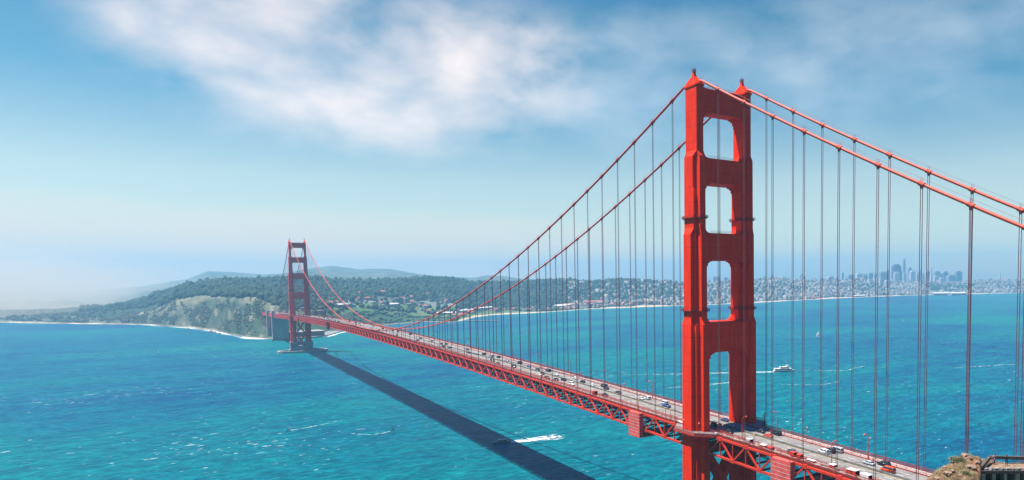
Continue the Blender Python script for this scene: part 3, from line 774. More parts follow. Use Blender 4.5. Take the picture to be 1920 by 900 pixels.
def site(xr, tr, ok=lambda x, t: True):
    while True:
        x = random.uniform(*xr); t = random.uniform(*tr)
        if ok(x, t): return x, t
def dens(x, t):
    # streets of houses: dense right of the wooded hill, with parks (dark) left between
    if x < 1060: return random.random() < .12 and t < 2.75
    if x < 1300: return random.random() < (.75 if t < 2.8 else .35 + (x-1060)/700)
    n = mnoise.noise(Vector((x/70, t*2.2, 5.5)))
    if 1735 < x < 1830 and 2.9 < t < 3.5: return random.random() < .05
    return n > -.38
cand = []
while len(cand) < 3600:
    x, t = site((930, 2060), (2.06, 3.98), dens)
    if x < 1060 and t > 2.7: continue
    p = ground(x, t); cand.append(((p-CAM).length, x, t, p))
for _ in range(70):
    x, t = site((560, 860), (2.95, 3.35)); p = ground(x, t); cand.append(((p-CAM).length, x, t, p))
cand.sort(key=lambda c: c[0])
allV, allF, allC = [], [], []; nv = 0; cnt = {}
for i, (d, x, t, p) in enumerate(cand):
    c = random.choices(kinds, wts)[0]; rz = random.choice((.2, .2+math.pi/2)) + random.uniform(-.08, .08) + (x-900)/2500
    sc_ = random.uniform(.75, 1.2)*(1.0 if x < 1060 else 1.1)
    if i < 240:
        o = obj('house', random.choice(HM[c]), None, (p.x, p.y, p.z-.5), rz); o.scale = (sc_,)*3
        where = 'in the trees behind the far tower and the deck' if x < 860 else 'among the first rows behind the far beach'
        tag(o, f'tiny {c} house {where}, hazy with distance', 'house', f'{c} houses {where}')
    else:
        wx, wy, h = random.uniform(9, 17)*sc_, random.uniform(10, 20)*sc_, random.choice((7, 8, 9, 10, 13, 16, 20))*sc_
        ca, sa = math.cos(rz), math.sin(rz); gb = random.random() < .35
        q = [(-wx/2,-wy/2,-4), (wx/2,-wy/2,-4), (wx/2,wy/2,-4), (-wx/2,wy/2,-4), (-wx/2,-wy/2,h), (wx/2,-wy/2,h), (wx/2,wy/2,h), (-wx/2,wy/2,h)]
        q += [(a*.86, b*.86, h) for a, b in ((-wx/2,-wy/2),(wx/2,-wy/2),(wx/2,wy/2),(-wx/2,wy/2))]
        if gb: q[8] = (0,-wy/2,h+wx*.27); q[9] = q[8]; q[10] = (0,wy/2,h+wx*.27); q[11] = q[10]
        else: q[8:] = [(a*.97, b*.97, h+.8) for a, b, _ in q[4:8]]
        cw = HC[c]; cr = random.choice(((.07,.065,.065), (.19,.185,.18), (.13,.09,.075), (.10,.10,.10)))
        allV += [(p.x+a*ca-b*sa, p.y+a*sa+b*ca, p.z+z) for a, b, z in q]; allC += [cw]*8 + [cr]*4
        allF += [tuple(nv+k for k in f_) for f_ in ((0,1,5,4),(1,2,6,5),(2,3,7,6),(3,0,4,7),(4,5,9,8),(5,6,10,9),(6,7,11,10),(7,4,8,11),(8,9,10,11))]; nv += 12
tag(obj('houses', np_mesh('houses', allV, allF, M['houses'], allC)), 'dense pale houses covering the hills of the far city', 'houses', kind='stuff')

# skyline: every tower block a thing of its own
M['tower_blue'] = paint('blue_glass_facade', (.13,.17,.22), .3, .1, .02); M['tower_pale'] = paint('pale_facade', (.50,.50,.48), .7, .08, .02)
M['tower_grey'] = paint('grey_facade', (.26,.28,.30), .6, .1, .02); M['tower_dark'] = paint('dark_granite_facade', (.085,.08,.085), .5, .1, .02)
def block(px, wpx, ytop, depth, mat, label, group=None, kind='block', ybase=533):
    b = at(px, ybase, depth); top = at(px, ytop, depth); h = top.z-b.z+30; wd = wpx*depth/FPX
    t = tag(obj('tower_block', None, None, (b.x, b.y, b.z-30), -YAW+random.uniform(-.1, .1)), label, 'skyscraper' if h > 120 else 'tower block', group)
    m = MB(); r = wd/2
    sq = lambda k, z, k2=None: [(-r*k, -r*(k2 or k), z), (r*k, -r*(k2 or k), z), (r*k, r*(k2 or k), z), (-r*k, r*(k2 or k), z)]
    if kind == 'bullet':
        rg = lambda k, z: [(r*k*math.cos(a)*(1 if True else 0), r*k*math.sin(a), z) for a in [i*math.pi/8 for i in range(16)]]
        m.loft([rg(1.05, 0), rg(1.05, h*.45), rg(1.0, h*.65), rg(.90, h*.82), rg(.74, h*.94), rg(.60, h)])
    elif kind == 'pyramid':
        m.loft([sq(2.2, 0), sq(.62, h*.80), sq(.06, h)])
        for s in (-1, 1): m.box(*sorted((s*r*.6, s*r*1.0)), -r*.5, r*.5, h*.5, h*.80)
    elif kind == 'coit':
        rg = lambda k, z: [(r*k*math.cos(a), r*k*math.sin(a), z) for a in [i*math.pi/6 for i in range(12)]]
        m.loft([rg(1.1, 0), rg(.95, h*.9), rg(1.15, h*.92), rg(1.1, h)])
    else:
        m.loft([sq(1, 0, .8), sq(1, h*.93, .8), sq(.98, h*.93+.01, .78)]); m.box(-r*.7, r*.7, -r*.55, r*.55, h*.93, h)
        for i in range(-3, 4): m.box(r*i/3.6-.5, r*i/3.6+.5, -r*.8-.4, -r*.8, 8, h*.92)
    obj('shaft', m.mesh('shaft', M[mat]), t)
    w_ = MB(); nfl = int(h/12)
    if kind == 'block':
        for k in range(1, nfl):
            z = h*.93*k/nfl
            for s in (-1, 1): w_.box(-r*.94, r*.94, *sorted((s*r*.8, s*(r*.8+.25))), z, z+1.8); w_.box(*sorted((s*r, s*(r+.25))), -r*.74, r*.74, z, z+1.8)
        obj('window_bands', w_.mesh('window_bands', M['glass']), t)
    return t
D = 6900
X_ = lambda v: 1400+v/3.333
Y_ = lambda v: 450+v/3.333
G1 = 'hazy grey towers of the distant downtown'
block(X_(983), 17/3.3, Y_(118), D, 'tower_blue', 'tallest rounded glass skyscraper of the far skyline, tapering to a blunt top', kind='bullet')
block(X_(934), 45/3.3, Y_(152), D-100, 'tower_dark', 'broad dark slab skyscraper just left of the tallest rounded tower')
block(X_(1153), 9/3.3, Y_(152), D-150, 'tower_pale', 'slim pyramid-shaped skyscraper ending in a needle point', kind='pyramid')
block(X_(1323), 34/3.3, Y_(195), D, 'tower_blue', 'squarish blue-grey tower at the right-hand end of the downtown cluster')
block(X_(1582), 8/3.3, Y_(208), 6300, 'tower_pale', 'small round column tower on the dark wooded hilltop right of downtown', kind='coit', ybase=524)
block(X_(1018), 20/3.3, Y_(170), D+100, 'tower_grey', 'stepped grey skyscraper right beside the tallest rounded tower')
block(X_(936), 30/3.3, Y_(198), D-400, 'tower_pale', 'broad pale tower standing in front of the dark slab skyscraper')
block(X_(987), 19/3.3, Y_(203), D-400, 'tower_pale', 'narrow pale tower in front of the tallest rounded skyscraper')
block(X_(1185), 30/3.3, Y_(222), D-500, 'tower_pale', 'pale tower low in front of the gap right of the pyramid skyscraper')
block(X_(1218), 26/3.3, Y_(235), D-600, 'tower_pale', 'short wide white tower, lowest of the pale pair right of the pyramid skyscraper')
block(1343, 13, 517, 5600, 'tower_pale', 'pale slab tower seen through the red bridge tower, the taller of two there')
block(1361, 7, 520, 5700, 'tower_grey', 'small grey tower seen through the red bridge tower, right of the pale slab')
for v, wd, y in ((345,20,215),(600,12,203),(650,35,215),(705,40,208),(740,25,214),(775,30,205),(803,18,207),(855,45,198),(884,12,185),(1040,40,190),(1085,12,182),(1110,30,205),(1130,28,190),(1188,30,195),(1242,26,197),(1215,20,210),(1275,46,218),(1294,28,222),(960,16,188),(1070,22,200)):
    block(X_(v), wd/3.3, Y_(y), D+random.uniform(-300, 200), random.choice(('tower_grey','tower_grey','tower_blue','tower_pale')), 'mid-height hazy tower packed into the distant downtown skyline', G1)
for v, wd, y in ((150,26,228),(110,18,236),(230,30,228),(258,26,236),(355,22,222),(420,30,240),(525,40,226),(470,22,238),(560,18,232),(620,20,236),(310,18,240),(190,18,240),(770,26,244),(840,22,240),(880,26,250),(1100,20,246)):
    block(X_(v), wd/3.3, Y_(y), 5600+random.uniform(-200, 400), random.choice(('tower_pale','tower_pale','tower_grey')), 'pale apartment tower on the city ridge between red tower and downtown', 'apartment towers on the hazy city ridge')
for px, wd, y in ((1216,5,524),(1232,4,525),(1256,6,526),(1322,5,522),(1330,4,524),(1268,5,525)):
    block(px, wd, y, 5200, 'tower_pale', 'small pale tower on the ridge close to the red bridge tower', 'small ridge towers behind the near bridge tower')
# long sheds and barracks on the shore
def shed(px, t, ln, wd, h, wall, roof, label, rz=None, group=None):
    p = ground(px, t); q = ground(px+10, t); a = math.atan2(q.y-p.y, q.x-p.x) if rz is None else rz
    o = tag(obj('long_shed', None, None, (p.x, p.y, p.z-1), a), label, 'building', group)
    m = MB(); m.box(-ln/2, ln/2, -wd/2, wd/2, -3, h)
    obj('wall', m.mesh('wall', wall), o)
    m = MB(); m.loft([[(-ln/2-.5, wd/2+.5, h), (-ln/2-.5, -wd/2-.5, h), (-ln/2-.5, 0, h+wd*.24)], [(ln/2+.5, wd/2+.5, h), (ln/2+.5, -wd/2-.5, h), (ln/2+.5, 0, h+wd*.24)]]); obj('roof', m.mesh('roof', roof), o)
    m = MB()
    for i in range(int(ln/7)):
        x = -ln/2+4+i*7; m.box(x, x+3, -wd/2-.12, -wd/2, h*.3, h*.8)
    obj('window', m.mesh('window', M['glass']), o)
    return o
TP = M['terracotta']
for px, t in ((856,2.50),(868,2.42),(862,2.62),(882,2.55),(850,2.70),(876,2.70)):
    shed(px, t, 60, 18, 7, hm_['white'], TP, 'low white hangar with red roof near the sandy beach bend', group='red-roofed hangars by the beach bend')
for px, t, ln in ((868,2.86,120),(900,2.86,100),(880,2.98,110),(912,2.96,90),(838,2.95,80)):
    shed(px, t, ln, 16, 8, hm_['cream'], roofm['pale'], 'long pale barrack row below the dark wooded hill', group='pale barrack rows below the wooded hill')
for px, t in ((925,2.5),(938,2.42),(955,2.55)):
    shed(px, t, 45, 16, 7, hm_['white'], TP, 'red-roofed house on the grass right of the beach bend', group='red-roofed houses on the shoreline grass')
shed(1060, 2.55, 150, 30, 13, hm_['white'], roofm['pale'], 'long white shed behind the far beach, left of the tower, first of the row')
shed(1113, 2.7, 110, 36, 15, hm_['cream'], TP, 'cream hall with tiled roof behind the far beach')
shed(1190, 2.6, 140, 22, 9, hm_['tan'], roofm['dark'], 'long tan shed behind the far beach near the red tower')
shed(1527, 2.05, 80, 20, 8, hm_['pink'], TP, 'small red-roofed waterfront building right of the red tower')
for px, ln in ((1765, 150), (1795, 130)):
    p = sea(px, 553.5); o = shed(px, 2.0, ln, 34, 12, hm_['white'], roofm['pale'], 'long white pier shed at the waterline under downtown, the %s of two' % ('left' if px < 1780 else 'right'))
    o.location = (p.x, p.y, 2)
    m = MB(); m.box(-ln/2-8, ln/2+8, -22, 22, -3, -.02); obj('pier_deck', m.mesh('pier_deck', M['darkconc']), o)
shed(1610, 2.1, 120, 20, 9, hm_['grey'], roofm['pale'], 'long grey waterfront shed between red tower and white piers')
shed(640, 3.02, 60, 18, 9, hm_['pink'], roofm['pale'], 'pink-walled hospital block in the trees right of the far tower')
shed(620, 3.12, 50, 18, 10, hm_['white'], roofm['pale'], 'white block in the trees close to the far tower')
shed(735, 3.06, 70, 16, 8, hm_['cream'], roofm['pale'], 'pale row at the head of the green meadow')
shed(690, 3.18, 50, 16, 8, hm_['pink'], TP, 'small pinkish row in the woods above the green meadow')

# ------------------------------------------------------------------ woods
def clump_mesh(name, spots, mat):
    """spots: (x, y, z, radius, height, colour); lumpy crowns gathered in one mesh"""
    bm = bmesh.new(); bmesh.ops.create_icosphere(bm, subdivisions=2, radius=1)
    base = np.array([v.co[:] for v in bm.verts]); faces = np.array([[v.index for v in f.verts] for f in bm.faces]); bm.free()
    var = []
    for k in range(10):
        d = np.array([1 + .45*mnoise.noise(Vector(b)*1.7 + Vector((k*7.3, 0, 0))) + .25*mnoise.noise(Vector(b)*4.3 + Vector((0, k*3.3, 0))) for b in base])
        var.append(base*d[:, None])
    n = len(spots); V = np.zeros((n, len(base), 3)); C = np.zeros((n, len(base), 3))
    for i, (x, y, z, r, h, c) in enumerate(spots):
        b = var[i % 10]; a = random.random()*6.28; ca, sa = math.cos(a), math.sin(a)
        V[i, :, 0] = x + (b[:,0]*ca - b[:,1]*sa)*r; V[i, :, 1] = y + (b[:,0]*sa + b[:,1]*ca)*r; V[i, :, 2] = z + b[:,2]*h
        C[i] = np.array(c)*(1 + .35*rng.standard_normal((len(base), 1)).clip(-1, 1))
    Fx = (faces[None] + (np.arange(n)*len(base))[:, None, None]).reshape(-1, 3)
    return np_mesh(name, V.reshape(-1, 3), Fx, mat, C.reshape(-1, 3))
spots = []
def greens():
    g = random.random(); return tuple(u*(1-g)+v*g for u, v in zip((.010,.022,.016), (.030,.050,.022)))
while len(spots) < 13000:
    x = random.uniform(150, 1290); t = random.uniform(2.85, 4.15)
    if x < 560:
        if t < 3.03 + (.35 if x < 300 else 0) + random.random()*.05: continue
    elif x < 860:
        lim = 3.05 if x < 640 else 3.22
        if t < lim and random.random() > .12: continue
    else:
        if t < 3.0: continue
        if x > 1080 and random.random() < (x-1080)/260: continue
    p = ground(x, t); r = random.uniform(3.5, 7.5)*(1 if random.random() < .9 else 1.5); h = r*random.uniform(.9, 1.7)*(.6 if x < 280 else 1)
    if x < 280: r *= .4+.6*(x-150)/130
    spots.append((p.x, p.y, p.z+h*.55, r, h, greens()))
tag(obj('forest', clump_mesh('forest', spots, M['leaf'])), 'dark far-off eucalyptus wood covering the hill behind the bridge', 'forest', kind='stuff')
spots = []
while len(spots) < 3600:
    x = random.uniform(930, 2050); t = random.uniform(2.1, 4.0)
    if mnoise.noise(Vector((x/60, t*2.5, 9.1))) < -.12 and not (1735 < x < 1835 and 2.7 < t < 3.6): continue
    p = ground(x, t); r = random.uniform(4, 11); spots.append((p.x, p.y, p.z+4, r, r*.9, greens()))
for _ in range(500):
    x = random.uniform(640, 870); t = random.uniform(2.0, 2.75); 
    if mnoise.noise(Vector((x/22, t*6, 2.1))) < -.05: continue
    p = ground(x, t); r = random.uniform(4, 9); spots.append((p.x, p.y, p.z+2, r, r*.7, (.03,.06,.025)))
tag(obj('park_trees', clump_mesh('park_trees', spots, M['leaf'])), 'scattered dark trees in the parks and streets along the far shore', 'trees', kind='stuff')

spots = []
while len(spots) < 7500:
    x = random.uniform(-200, 545); t = random.uniform(2.02, 3.9 if x < 250 else 3.12)
    n = mnoise.noise(Vector((x/9, t*3.0, 7.7))) + .5*mnoise.noise(Vector((x/30, t*2, 1.7)))
    if n + random.gauss(0, .12) < .04 + (.12 if t < 2.3 else 0) + (.25 if t > 2.8 and x > 330 else 0): continue
    p = ground(x, t); r = random.uniform(.9, 2.9)*(1.5 if x < 250 else 1)
    spots.append((p.x, p.y, p.z+r*.2, r*1.1, r*1.0, random.choice(((.020,.032,.022), (.032,.044,.028), (.06,.055,.04)))))
tag(obj('scrub', clump_mesh('scrub', spots, M['leaf'])), 'dark coastal scrub growing in patches over the bluff and foreland', 'scrub', kind='stuff')

# ------------------------------------------------------------------ street lamps
def lamp_parts(side):
    p = MB(); p.tube([(0,0,0), (0,0,1.2)], .24, 8); p.tube([(0,0,1.2), (0,0,8.0), (0,0,8.6)], [.17,.12,.10], 8)
    a = MB(); d = -side; a.tube([(0,0,8.3), (d*.25,0,8.95), (d*.9,0,9.25), (d*1.7,0,9.3)], .09, 6)
    h = MB(); h.tube([(d*1.5,0,9.3), (d*1.8,0,9.26), (d*2.5,0,9.2), (d*2.75,0,9.16)], [.12,.30,.34,.14], 8)
    return [('pole', p.mesh('pole', M['red'])), ('arm', a.mesh('arm', M['red'])), ('lamp_head', h.mesh('lamp_head', M['sheet']))]
LP = {s: lamp_parts(s) for s in (-1, 1)}
LPF = {}
for s in (-1, 1):
    m = MB(); d = -s; m.tube([(0,0,0), (0,0,8.4)], .16, 5); m.tube([(0,0,8.3), (d*.3,0,9.0), (d*1.7,0,9.3)], .12, 5); m.tube([(d*1.5,0,9.3), (d*2.7,0,9.2)], .3, 6); LPF[s] = m.mesh('street_lamp', M['redrail'])
NEARL = {(1,-4): 'curved red street lamp on the right kerb, last before the grassy knoll', (1,-3): 'curved red street lamp on the right kerb beside the orange taxi nearest the knoll',
}
for s in (-1, 1):
    for k in range(-5, 28):
        y = 66.1+45.72*k
        if abs(y) < 24 and s > 0 and False: continue
        if abs(y-20.4) < 1 or (y < -150): continue
        z = zdeck(y)+.16
        side = 'right' if s > 0 else 'left'
        if y < -48: lab = f'red street lamp on the {side} kerb near the knoll, with the deck traffic beside it'
        elif y < 0: lab = f'red street lamp on the {side} kerb just past the near tower, towards the knoll'
        elif y < 70: lab = f'red street lamp on the {side} kerb, first beyond the near tower'
        elif y < 115: lab = f'red street lamp on the {side} kerb, second beyond the near tower'
        elif y < 160: lab = f'red street lamp on the {side} kerb, third beyond the near tower'
        elif y < 206: lab = f'red street lamp on the {side} kerb, fourth beyond the near tower'
        else: lab = f'distant thin street lamp in the {side} kerb row of the main span'
        x = s*10.15
        if y < 330:
            o = obj('street_lamp', None, None, (x, y, z))
            for n_, me in LP[s]: obj(n_, me, o)
        else: o = obj('street_lamp', LPF[s], None, (x, y, z))
        tag(o, lab, 'street lamp', f'street lamps along the {side} kerb')
# short globe lamps
def globe_lamp(x, y, h, label):
    o = tag(obj('globe_lamp', None, None, (x, y, zdeck(y)+.1)), label, 'globe lamp', 'short globe lamps near the near tower')
    m = MB(); m.tube([(0,0,0), (0,0,h)], [.12,.09], 8); m.tube([(0,0,0),(0,0,.5)], .2, 8); obj('pole', m.mesh('pole', M['redrail']), o)
    m = MB(); m.tube([(0,0,h-.05), (0,0,h+.12), (0,0,h+.36), (0,0,h+.55), (0,0,h+.62)], [.1,.32,.36,.22,.05], 10); obj('globe', m.mesh('globe', M['lamp']), o)
globe_lamp(-12.2, 24.5, 4.2, 'left one of two short globe lamps side by side left of the near tower')
globe_lamp(-12.2, 20.5, 4.2, 'right one of two short globe lamps side by side left of the near tower')
globe_lamp(-15.4, 12.8, 4.2, 'short globe lamp where the promenade leaves the left sidewalk')
globe_lamp(-18.6, 8.6, 4.2, 'short globe lamp on the promenade bend left of the near tower leg')
globe_lamp(-20.2, 0.5, 4.2, 'short globe lamp in the middle of the promenade around the left leg')
globe_lamp(-18.8, -8.2, 4.2, 'short globe lamp on the promenade at the right edge of the left leg')
globe_lamp(-12.4, -12.8, 4.2, 'short globe lamp right of the left leg, in the tower shadow, first of two')
globe_lamp(-12.4, -16.0, 4.2, 'short globe lamp right of the left leg, in the tower shadow, second of two')
globe_lamp(-12.4, -34.5, 4.2, 'short globe lamp on the left sidewalk between the white box and the red crates')
globe_lamp(12.6, -39.5, 4.6, 'short globe lamp on the right railing halfway between near tower and knoll')
globe_lamp(13.8, -13.8, 4.6, 'short globe lamp by the right leg of the near tower, behind the traffic')
globe_lamp(17.2, -10.8, 4.6, 'short globe lamp outside the right leg, over the shaded wall')
globe_lamp(13.0, 30, 4.6, 'left one of two globe lamps seen through the bottom opening of the near tower')
globe_lamp(13.0, 24, 4.6, 'right one of two globe lamps seen through the bottom opening of the near tower')
globe_lamp(-12.2, 47, 4.2, 'short globe lamp on the left sidewalk above the sheeted red scaffold')

# ------------------------------------------------------------------ maintenance gear hung on the left truss
def scaffold(y, wd, h, label, side=-1, depth=6.4):
    o = tag(obj('maintenance_scaffold', None, None, (side*13.2, y, zdeck(y)-.6)), label, 'scaffold')
    m = MB(); a, b = sorted((side*.75, side*(.75+2.4))); m.box(a, b, -wd/2, wd/2, -h, 0); obj('sheeting', m.mesh('sheeting', M['sheet']), o)
    m = MB(); nb = int(h/1.55)
    for k in range(1, nb+1): m.box(a-.05, b+.05, -wd/2-.05, wd/2+.05, -h*k/(nb+.5)-.06, -h*k/(nb+.5)+.06)
    obj('batten', m.mesh('batten', M['wire']), o)
    m = MB(); m.beam((a, -wd/2, -h-.2), (a, wd/2, -h-.2), .35, .35); m.beam((b, -wd/2, -h-.2), (b, wd/2, -h-.2), .35, .35)
    for y_ in (-wd/2, wd/2): m.beam((a, y_, -h-.2), (13 if side < 0 else -13, y_, -h-.2), .3, .3)
    m.box(-.6 if side < 0 else -27, 27 if side < 0 else .6, -wd/2+.3, wd/2-.3, -h-.1, -h+.15)
    for y_ in (-wd/2+.3, wd/2-.3): m.beam((a, y_, 0), (a, y_, 1.6), .2, .2)
    obj('frame', m.mesh('frame', M['red']), o)
scaffold(45.0, 9.6, 11.6, 'big box of faded red sheeting hung on the truss just left of the near tower')
scaffold(-52.5, 9.8, 11.6, 'box of bright red sheeting with pale battens on the truss right of the near tower')
scaffold(1196, 6, 12.5, 'small pale red scaffold on the truss close to the far tower')
o = tag(obj('maintenance_scaffold', None, None, (-13.7, 880, zdeck(880))), 'dark unsheeted scaffold on the truss halfway towards the far tower', 'scaffold')
m = MB(); m.box(-1.6, -.4, -7, 7, -12, -1)
for k in range(6): m.box(-1.9, -1.6, -7+k*2.6, -6.6+k*2.6, -12.4, -.4)
obj('frame', m.mesh('frame', M['darkred']), o)
def crate(x, y, wx, wy, h, mat, label, top=None, group=None):
    o = tag(obj('site_box', None, None, (x, y, zdeck(y)+.16)), label, 'site box', group)
    m = MB(); m.box(-wx/2, wx/2, -wy/2, wy/2, .12, h); 
    for k in range(4): m.box(-wx/2-.04, wx/2+.04, -wy/2+wy*k/3.3, -wy/2+wy*k/3.3+.1, .1, h-.1)
    obj('body', m.mesh('body', mat), o)
    m = MB(); m.loft([[(-wx/2-.08,-wy/2-.08,h),(wx/2+.08,-wy/2-.08,h),(wx/2+.08,wy/2+.08,h),(-wx/2-.08,wy/2+.08,h)], [(-wx/2+.1,-wy/2+.1,h+.16),(wx/2-.1,-wy/2+.1,h+.16),(wx/2-.1,wy/2-.1,h+.16),(-wx/2+.1,wy/2-.1,h+.16)]]); obj('lid', m.mesh('lid', top or mat), o)
    m = MB()
    for a in (-1, 1):
        for b in (-1, 1): m.box(a*wx*.4-.1, a*wx*.4+.1, b*wy*.4-.1, b*wy*.4+.1, 0, .12)
    obj('feet', m.mesh('feet', M['rubber']), o)
    if wy > 2.4 and h > 1.9:
        m = MB(); m.box(-wx/2-.09, -wx/2, -.45, .45, .2, 1.9); obj('door', m.mesh('door', M['darkred']), o)
crate(-11.3, -31, 1.87, 1.92, 1.70, M['white'], 'white box on the left sidewalk nearest the near tower, behind the railing')
crate(-11.2, -38.6, 1.53, 2.56, 1.04, M['red'], 'low red crate on the left sidewalk with a white board on top', M['white'])
crate(-11.2, -42.5, 1.53, 2.40, 1.04, M['red'], 'low red crate on the left sidewalk right of the white-topped one')
crate(-11.2, -54.2, 1.70, 1.92, 1.78, M['red'], 'upright red cabinet above the bright red scaffold, beside the dark grey car')
crate(-11.2, -57.3, 1.70, 1.76, 1.63, M['red'], 'squat red cabinet, the right one of the pair above the bright red scaffold')
crate(-11.2, -62.5, 1.70, 3.36, 0.74, M['red'], 'flat red box with white lid right of the bright red scaffold', M['white'])
crate(-11.2, -72.6, 1.87, 2.08, 1.70, M['red'], 'red booth with a white roof on the left sidewalk under the lamp', M['white'])
crate(-11.2, -81, 2.21, 3.68, 2.00, M['red'], 'largest red shed on the left sidewalk, pale roof, near the bottom edge', M['offwhite'])
crate(-11.1, -86.2, 2.04, 3.36, 1.78, M['white'], 'white shed on the left sidewalk right of the largest red shed')
crate(-11.4, 90.5, 1.87, 2.24, 2.15, M['red'], 'small red cabin on the left sidewalk left of the near tower, beside a dark car')
# pipes and hoses laid along the left walk
m = MB()
for i, (dx, r, c) in enumerate(((-12.6, .14, 0), (-12.25, .09, 0), (-10.4, .10, 0))):
    m.tube([(dx+.35*math.sin(y*.23+i*2), y, zdeck(y)+.35+.18*math.sin(y*.6+i)) for y in np.arange(-140, -13, 2.0)], r, 6)
tag(obj('hose', m.mesh('hose', M['offwhite'])), 'pale hoses lying along the left sidewalk behind the railing near the knoll', 'hose')
m = MB(); 
for k in range(14):
    y = -68-k*.55; m.box(-12.2, -10.6, y, y+.16, zdeck(y)+.2, zdeck(y)+1.1)
tag(obj('plank_stack', m.mesh('plank_stack', M['offwhite'])), 'row of pale upright boards on the left sidewalk between the red booths', 'boards')

# ------------------------------------------------------------------ cars
PAINT = {'white': (.60,.60,.59), 'dark': (.018,.022,.032), 'black': (.008,.009,.011), 'silver': (.33,.36,.39), 'blue': (.035,.075,.20), 'grey': (.10,.11,.12), 'orange': (.60,.06,.008), 'brown': (.16,.07,.045)}
cm = {k: paint(k+'_car_paint', c, .22, .02, 1, metal=.1, spec=.6) for k, c in PAINT.items()}
M['head'] = paint('headlamp_lens', (.7,.7,.68), .15, .02, 1, spec=.7); M['tail'] = paint('tail_lamp_lens', (.45,.01,.008), .25, .02, 1)
TYPES = {  # length, width, belt height, roof height, stations of the cabin (y of: windscreen foot, roof front, roof rear, rear window foot), nose height, tail height
 'sedan': (4.7, 1.82, .95, 1.46, (1.05, .35, -1.0, -1.75), .72, .92), 'suv': (4.8, 1.92, 1.08, 1.76, (1.15, .55, -1.85, -2.3), .92, 1.06),
 'van': (5.1, 1.98, 1.15, 2.05, (1.75, 1.0, -2.3, -2.5), .95, 1.12), 'pickup': (5.6, 1.98, 1.08, 1.82, (1.25, .7, -.55, -.95), .98, 1.05)}
def car_parts(ty, c):
    ln, wd, belt, roof, (ya, yb, yc, yd), nose, tail = TYPES[ty]; h = ln/2; w2 = wd/2
    def rg(y, zb, zt, k=1.0, kt=.94):
        x = w2*k; return [(-x*.92,y,zb), (-x,y,zb+.22), (-x,y,zt-.16), (-x*kt,y,zt), (x*kt,y,zt), (x,y,zt-.16), (x,y,zb+.22), (x*.92,y,zb)]
    b = MB(); b.loft([rg(-h, .38, tail-.16, .88), rg(-h+.12, .28, tail, .96), rg(yd, .25, belt), rg(0, .25, belt), rg(ya, .25, belt), rg(h-.7, .25, nose+.10), rg(h-.15, .28, nose-.04, .95), rg(h, .40, nose-.2, .84)][::-1])
    out = [('body', b.mesh('body', cm[c], True))]
    g = MB(); q = lambda y, z, k: [(-w2*k,y,z), (w2*k,y,z)]
    lo = .93; up = .74
    v = q(ya, belt-.03, lo) + q(yd, belt-.03, lo)[::-1] + q(yb, roof-.05, up) + q(yc, roof-.05, up)[::-1]
    g.raw(v, [(3,2,1,0), (4,5,6,7), (0,1,5,4), (1,2,6,5), (2,3,7,6), (3,0,4,7)]); out.append(('windows', g.mesh('windows', M['glass'])))
    r = MB(); e = .03
    r.loft([[(-w2*(up+e),yc-.1,roof-.07), (w2*(up+e),yc-.1,roof-.07), (w2*(up-.05),yc,roof), (-w2*(up-.05),yc,roof)], [(-w2*(up+e),yb+.12,roof-.07), (w2*(up+e),yb+.12,roof-.07), (w2*(up-.05),yb,roof), (-w2*(up-.05),yb,roof)]][::-1])
    ym = (yb+yc)/2
    for s in (-1, 1):
        for y0, y1 in ((ya, yb), (yd, yc), (ym, ym)): r.beam((s*w2*(lo+.015), y0, belt-.03), (s*w2*(up+.03), y1, roof-.06), .09, .07)
    if ty == 'pickup': r.box(-w2*.98, w2*.98, -h+.05, -h+.15, belt-.1, belt+.02)
    out.append(('roof', r.mesh('roof', cm[c])))
    for s in (-1, 1):
        for y in (h-.9, -h+.95):
            wv = MB(); wv.tube([(s*(w2-.20), y, .34), (s*(w2+.015), y, .34)], .34, 12); wv.mi = 1; wv.tube([(s*(w2+.016), y, .34), (s*(w2+.03), y, .34)], .20, 10)
            out.append(('wheel', wv.mesh('wheel', [M['rubber'], M['grey']])))
        m = MB(); m.box(*sorted((s*w2*.42, s*w2*.80)), h-.16, h-.02, nose-.30, nose-.14); out.append(('headlight', m.mesh('headlight', M['head'])))
        m = MB(); m.box(*sorted((s*w2*.50, s*w2*.86)), -h+.0, -h+.09, tail-.36, tail-.20); out.append(('tail_light', m.mesh('tail_light', M['tail'])))
    return out
_cp = {}
def far_mesh(ty, c):
    V = MB(); mats = []
    for n_, me in _cp[(ty, c)]:
        if n_ not in ('body', 'windows', 'roof', 'wheel'): continue
        k = len(V.v); V.v += [tuple(v.co) for v in me.vertices]
        for f in me.polygons: V.f.append(tuple(k+i for i in f.vertices)); V.m.append({'body': 0, 'roof': 0, 'windows': 1, 'wheel': 2}[n_])
    return V.mesh('car', [cm[c], M['glass'], M['rubber']], False)
_fm = {}
def car(x, y, c, ty='sedan', label=None, group=None, full=True):
    if (ty, c) not in _cp: _cp[(ty, c)] = car_parts(ty, c)
    z = zdeck(y)+.02; pitch = math.atan((zdeck(y+1)-zdeck(y-1))/2)
    if full:
        o = obj('car', None, None, (x, y, z))
        for n_, me in _cp[(ty, c)]: obj(n_, me, o)
    else:
        if (ty, c) not in _fm: _fm[(ty, c)] = far_mesh(ty, c)
        o = obj('car', _fm[(ty, c)], None, (x, y, z))
    d = 1 if x > -.5 else -1          # right lanes run away, left lanes come back
    o.rotation_euler = (pitch*d, 0, 0 if d > 0 else math.pi)
    tag(o, label, 'van' if ty == 'van' else ('pickup' if ty == 'pickup' else 'car'), group)
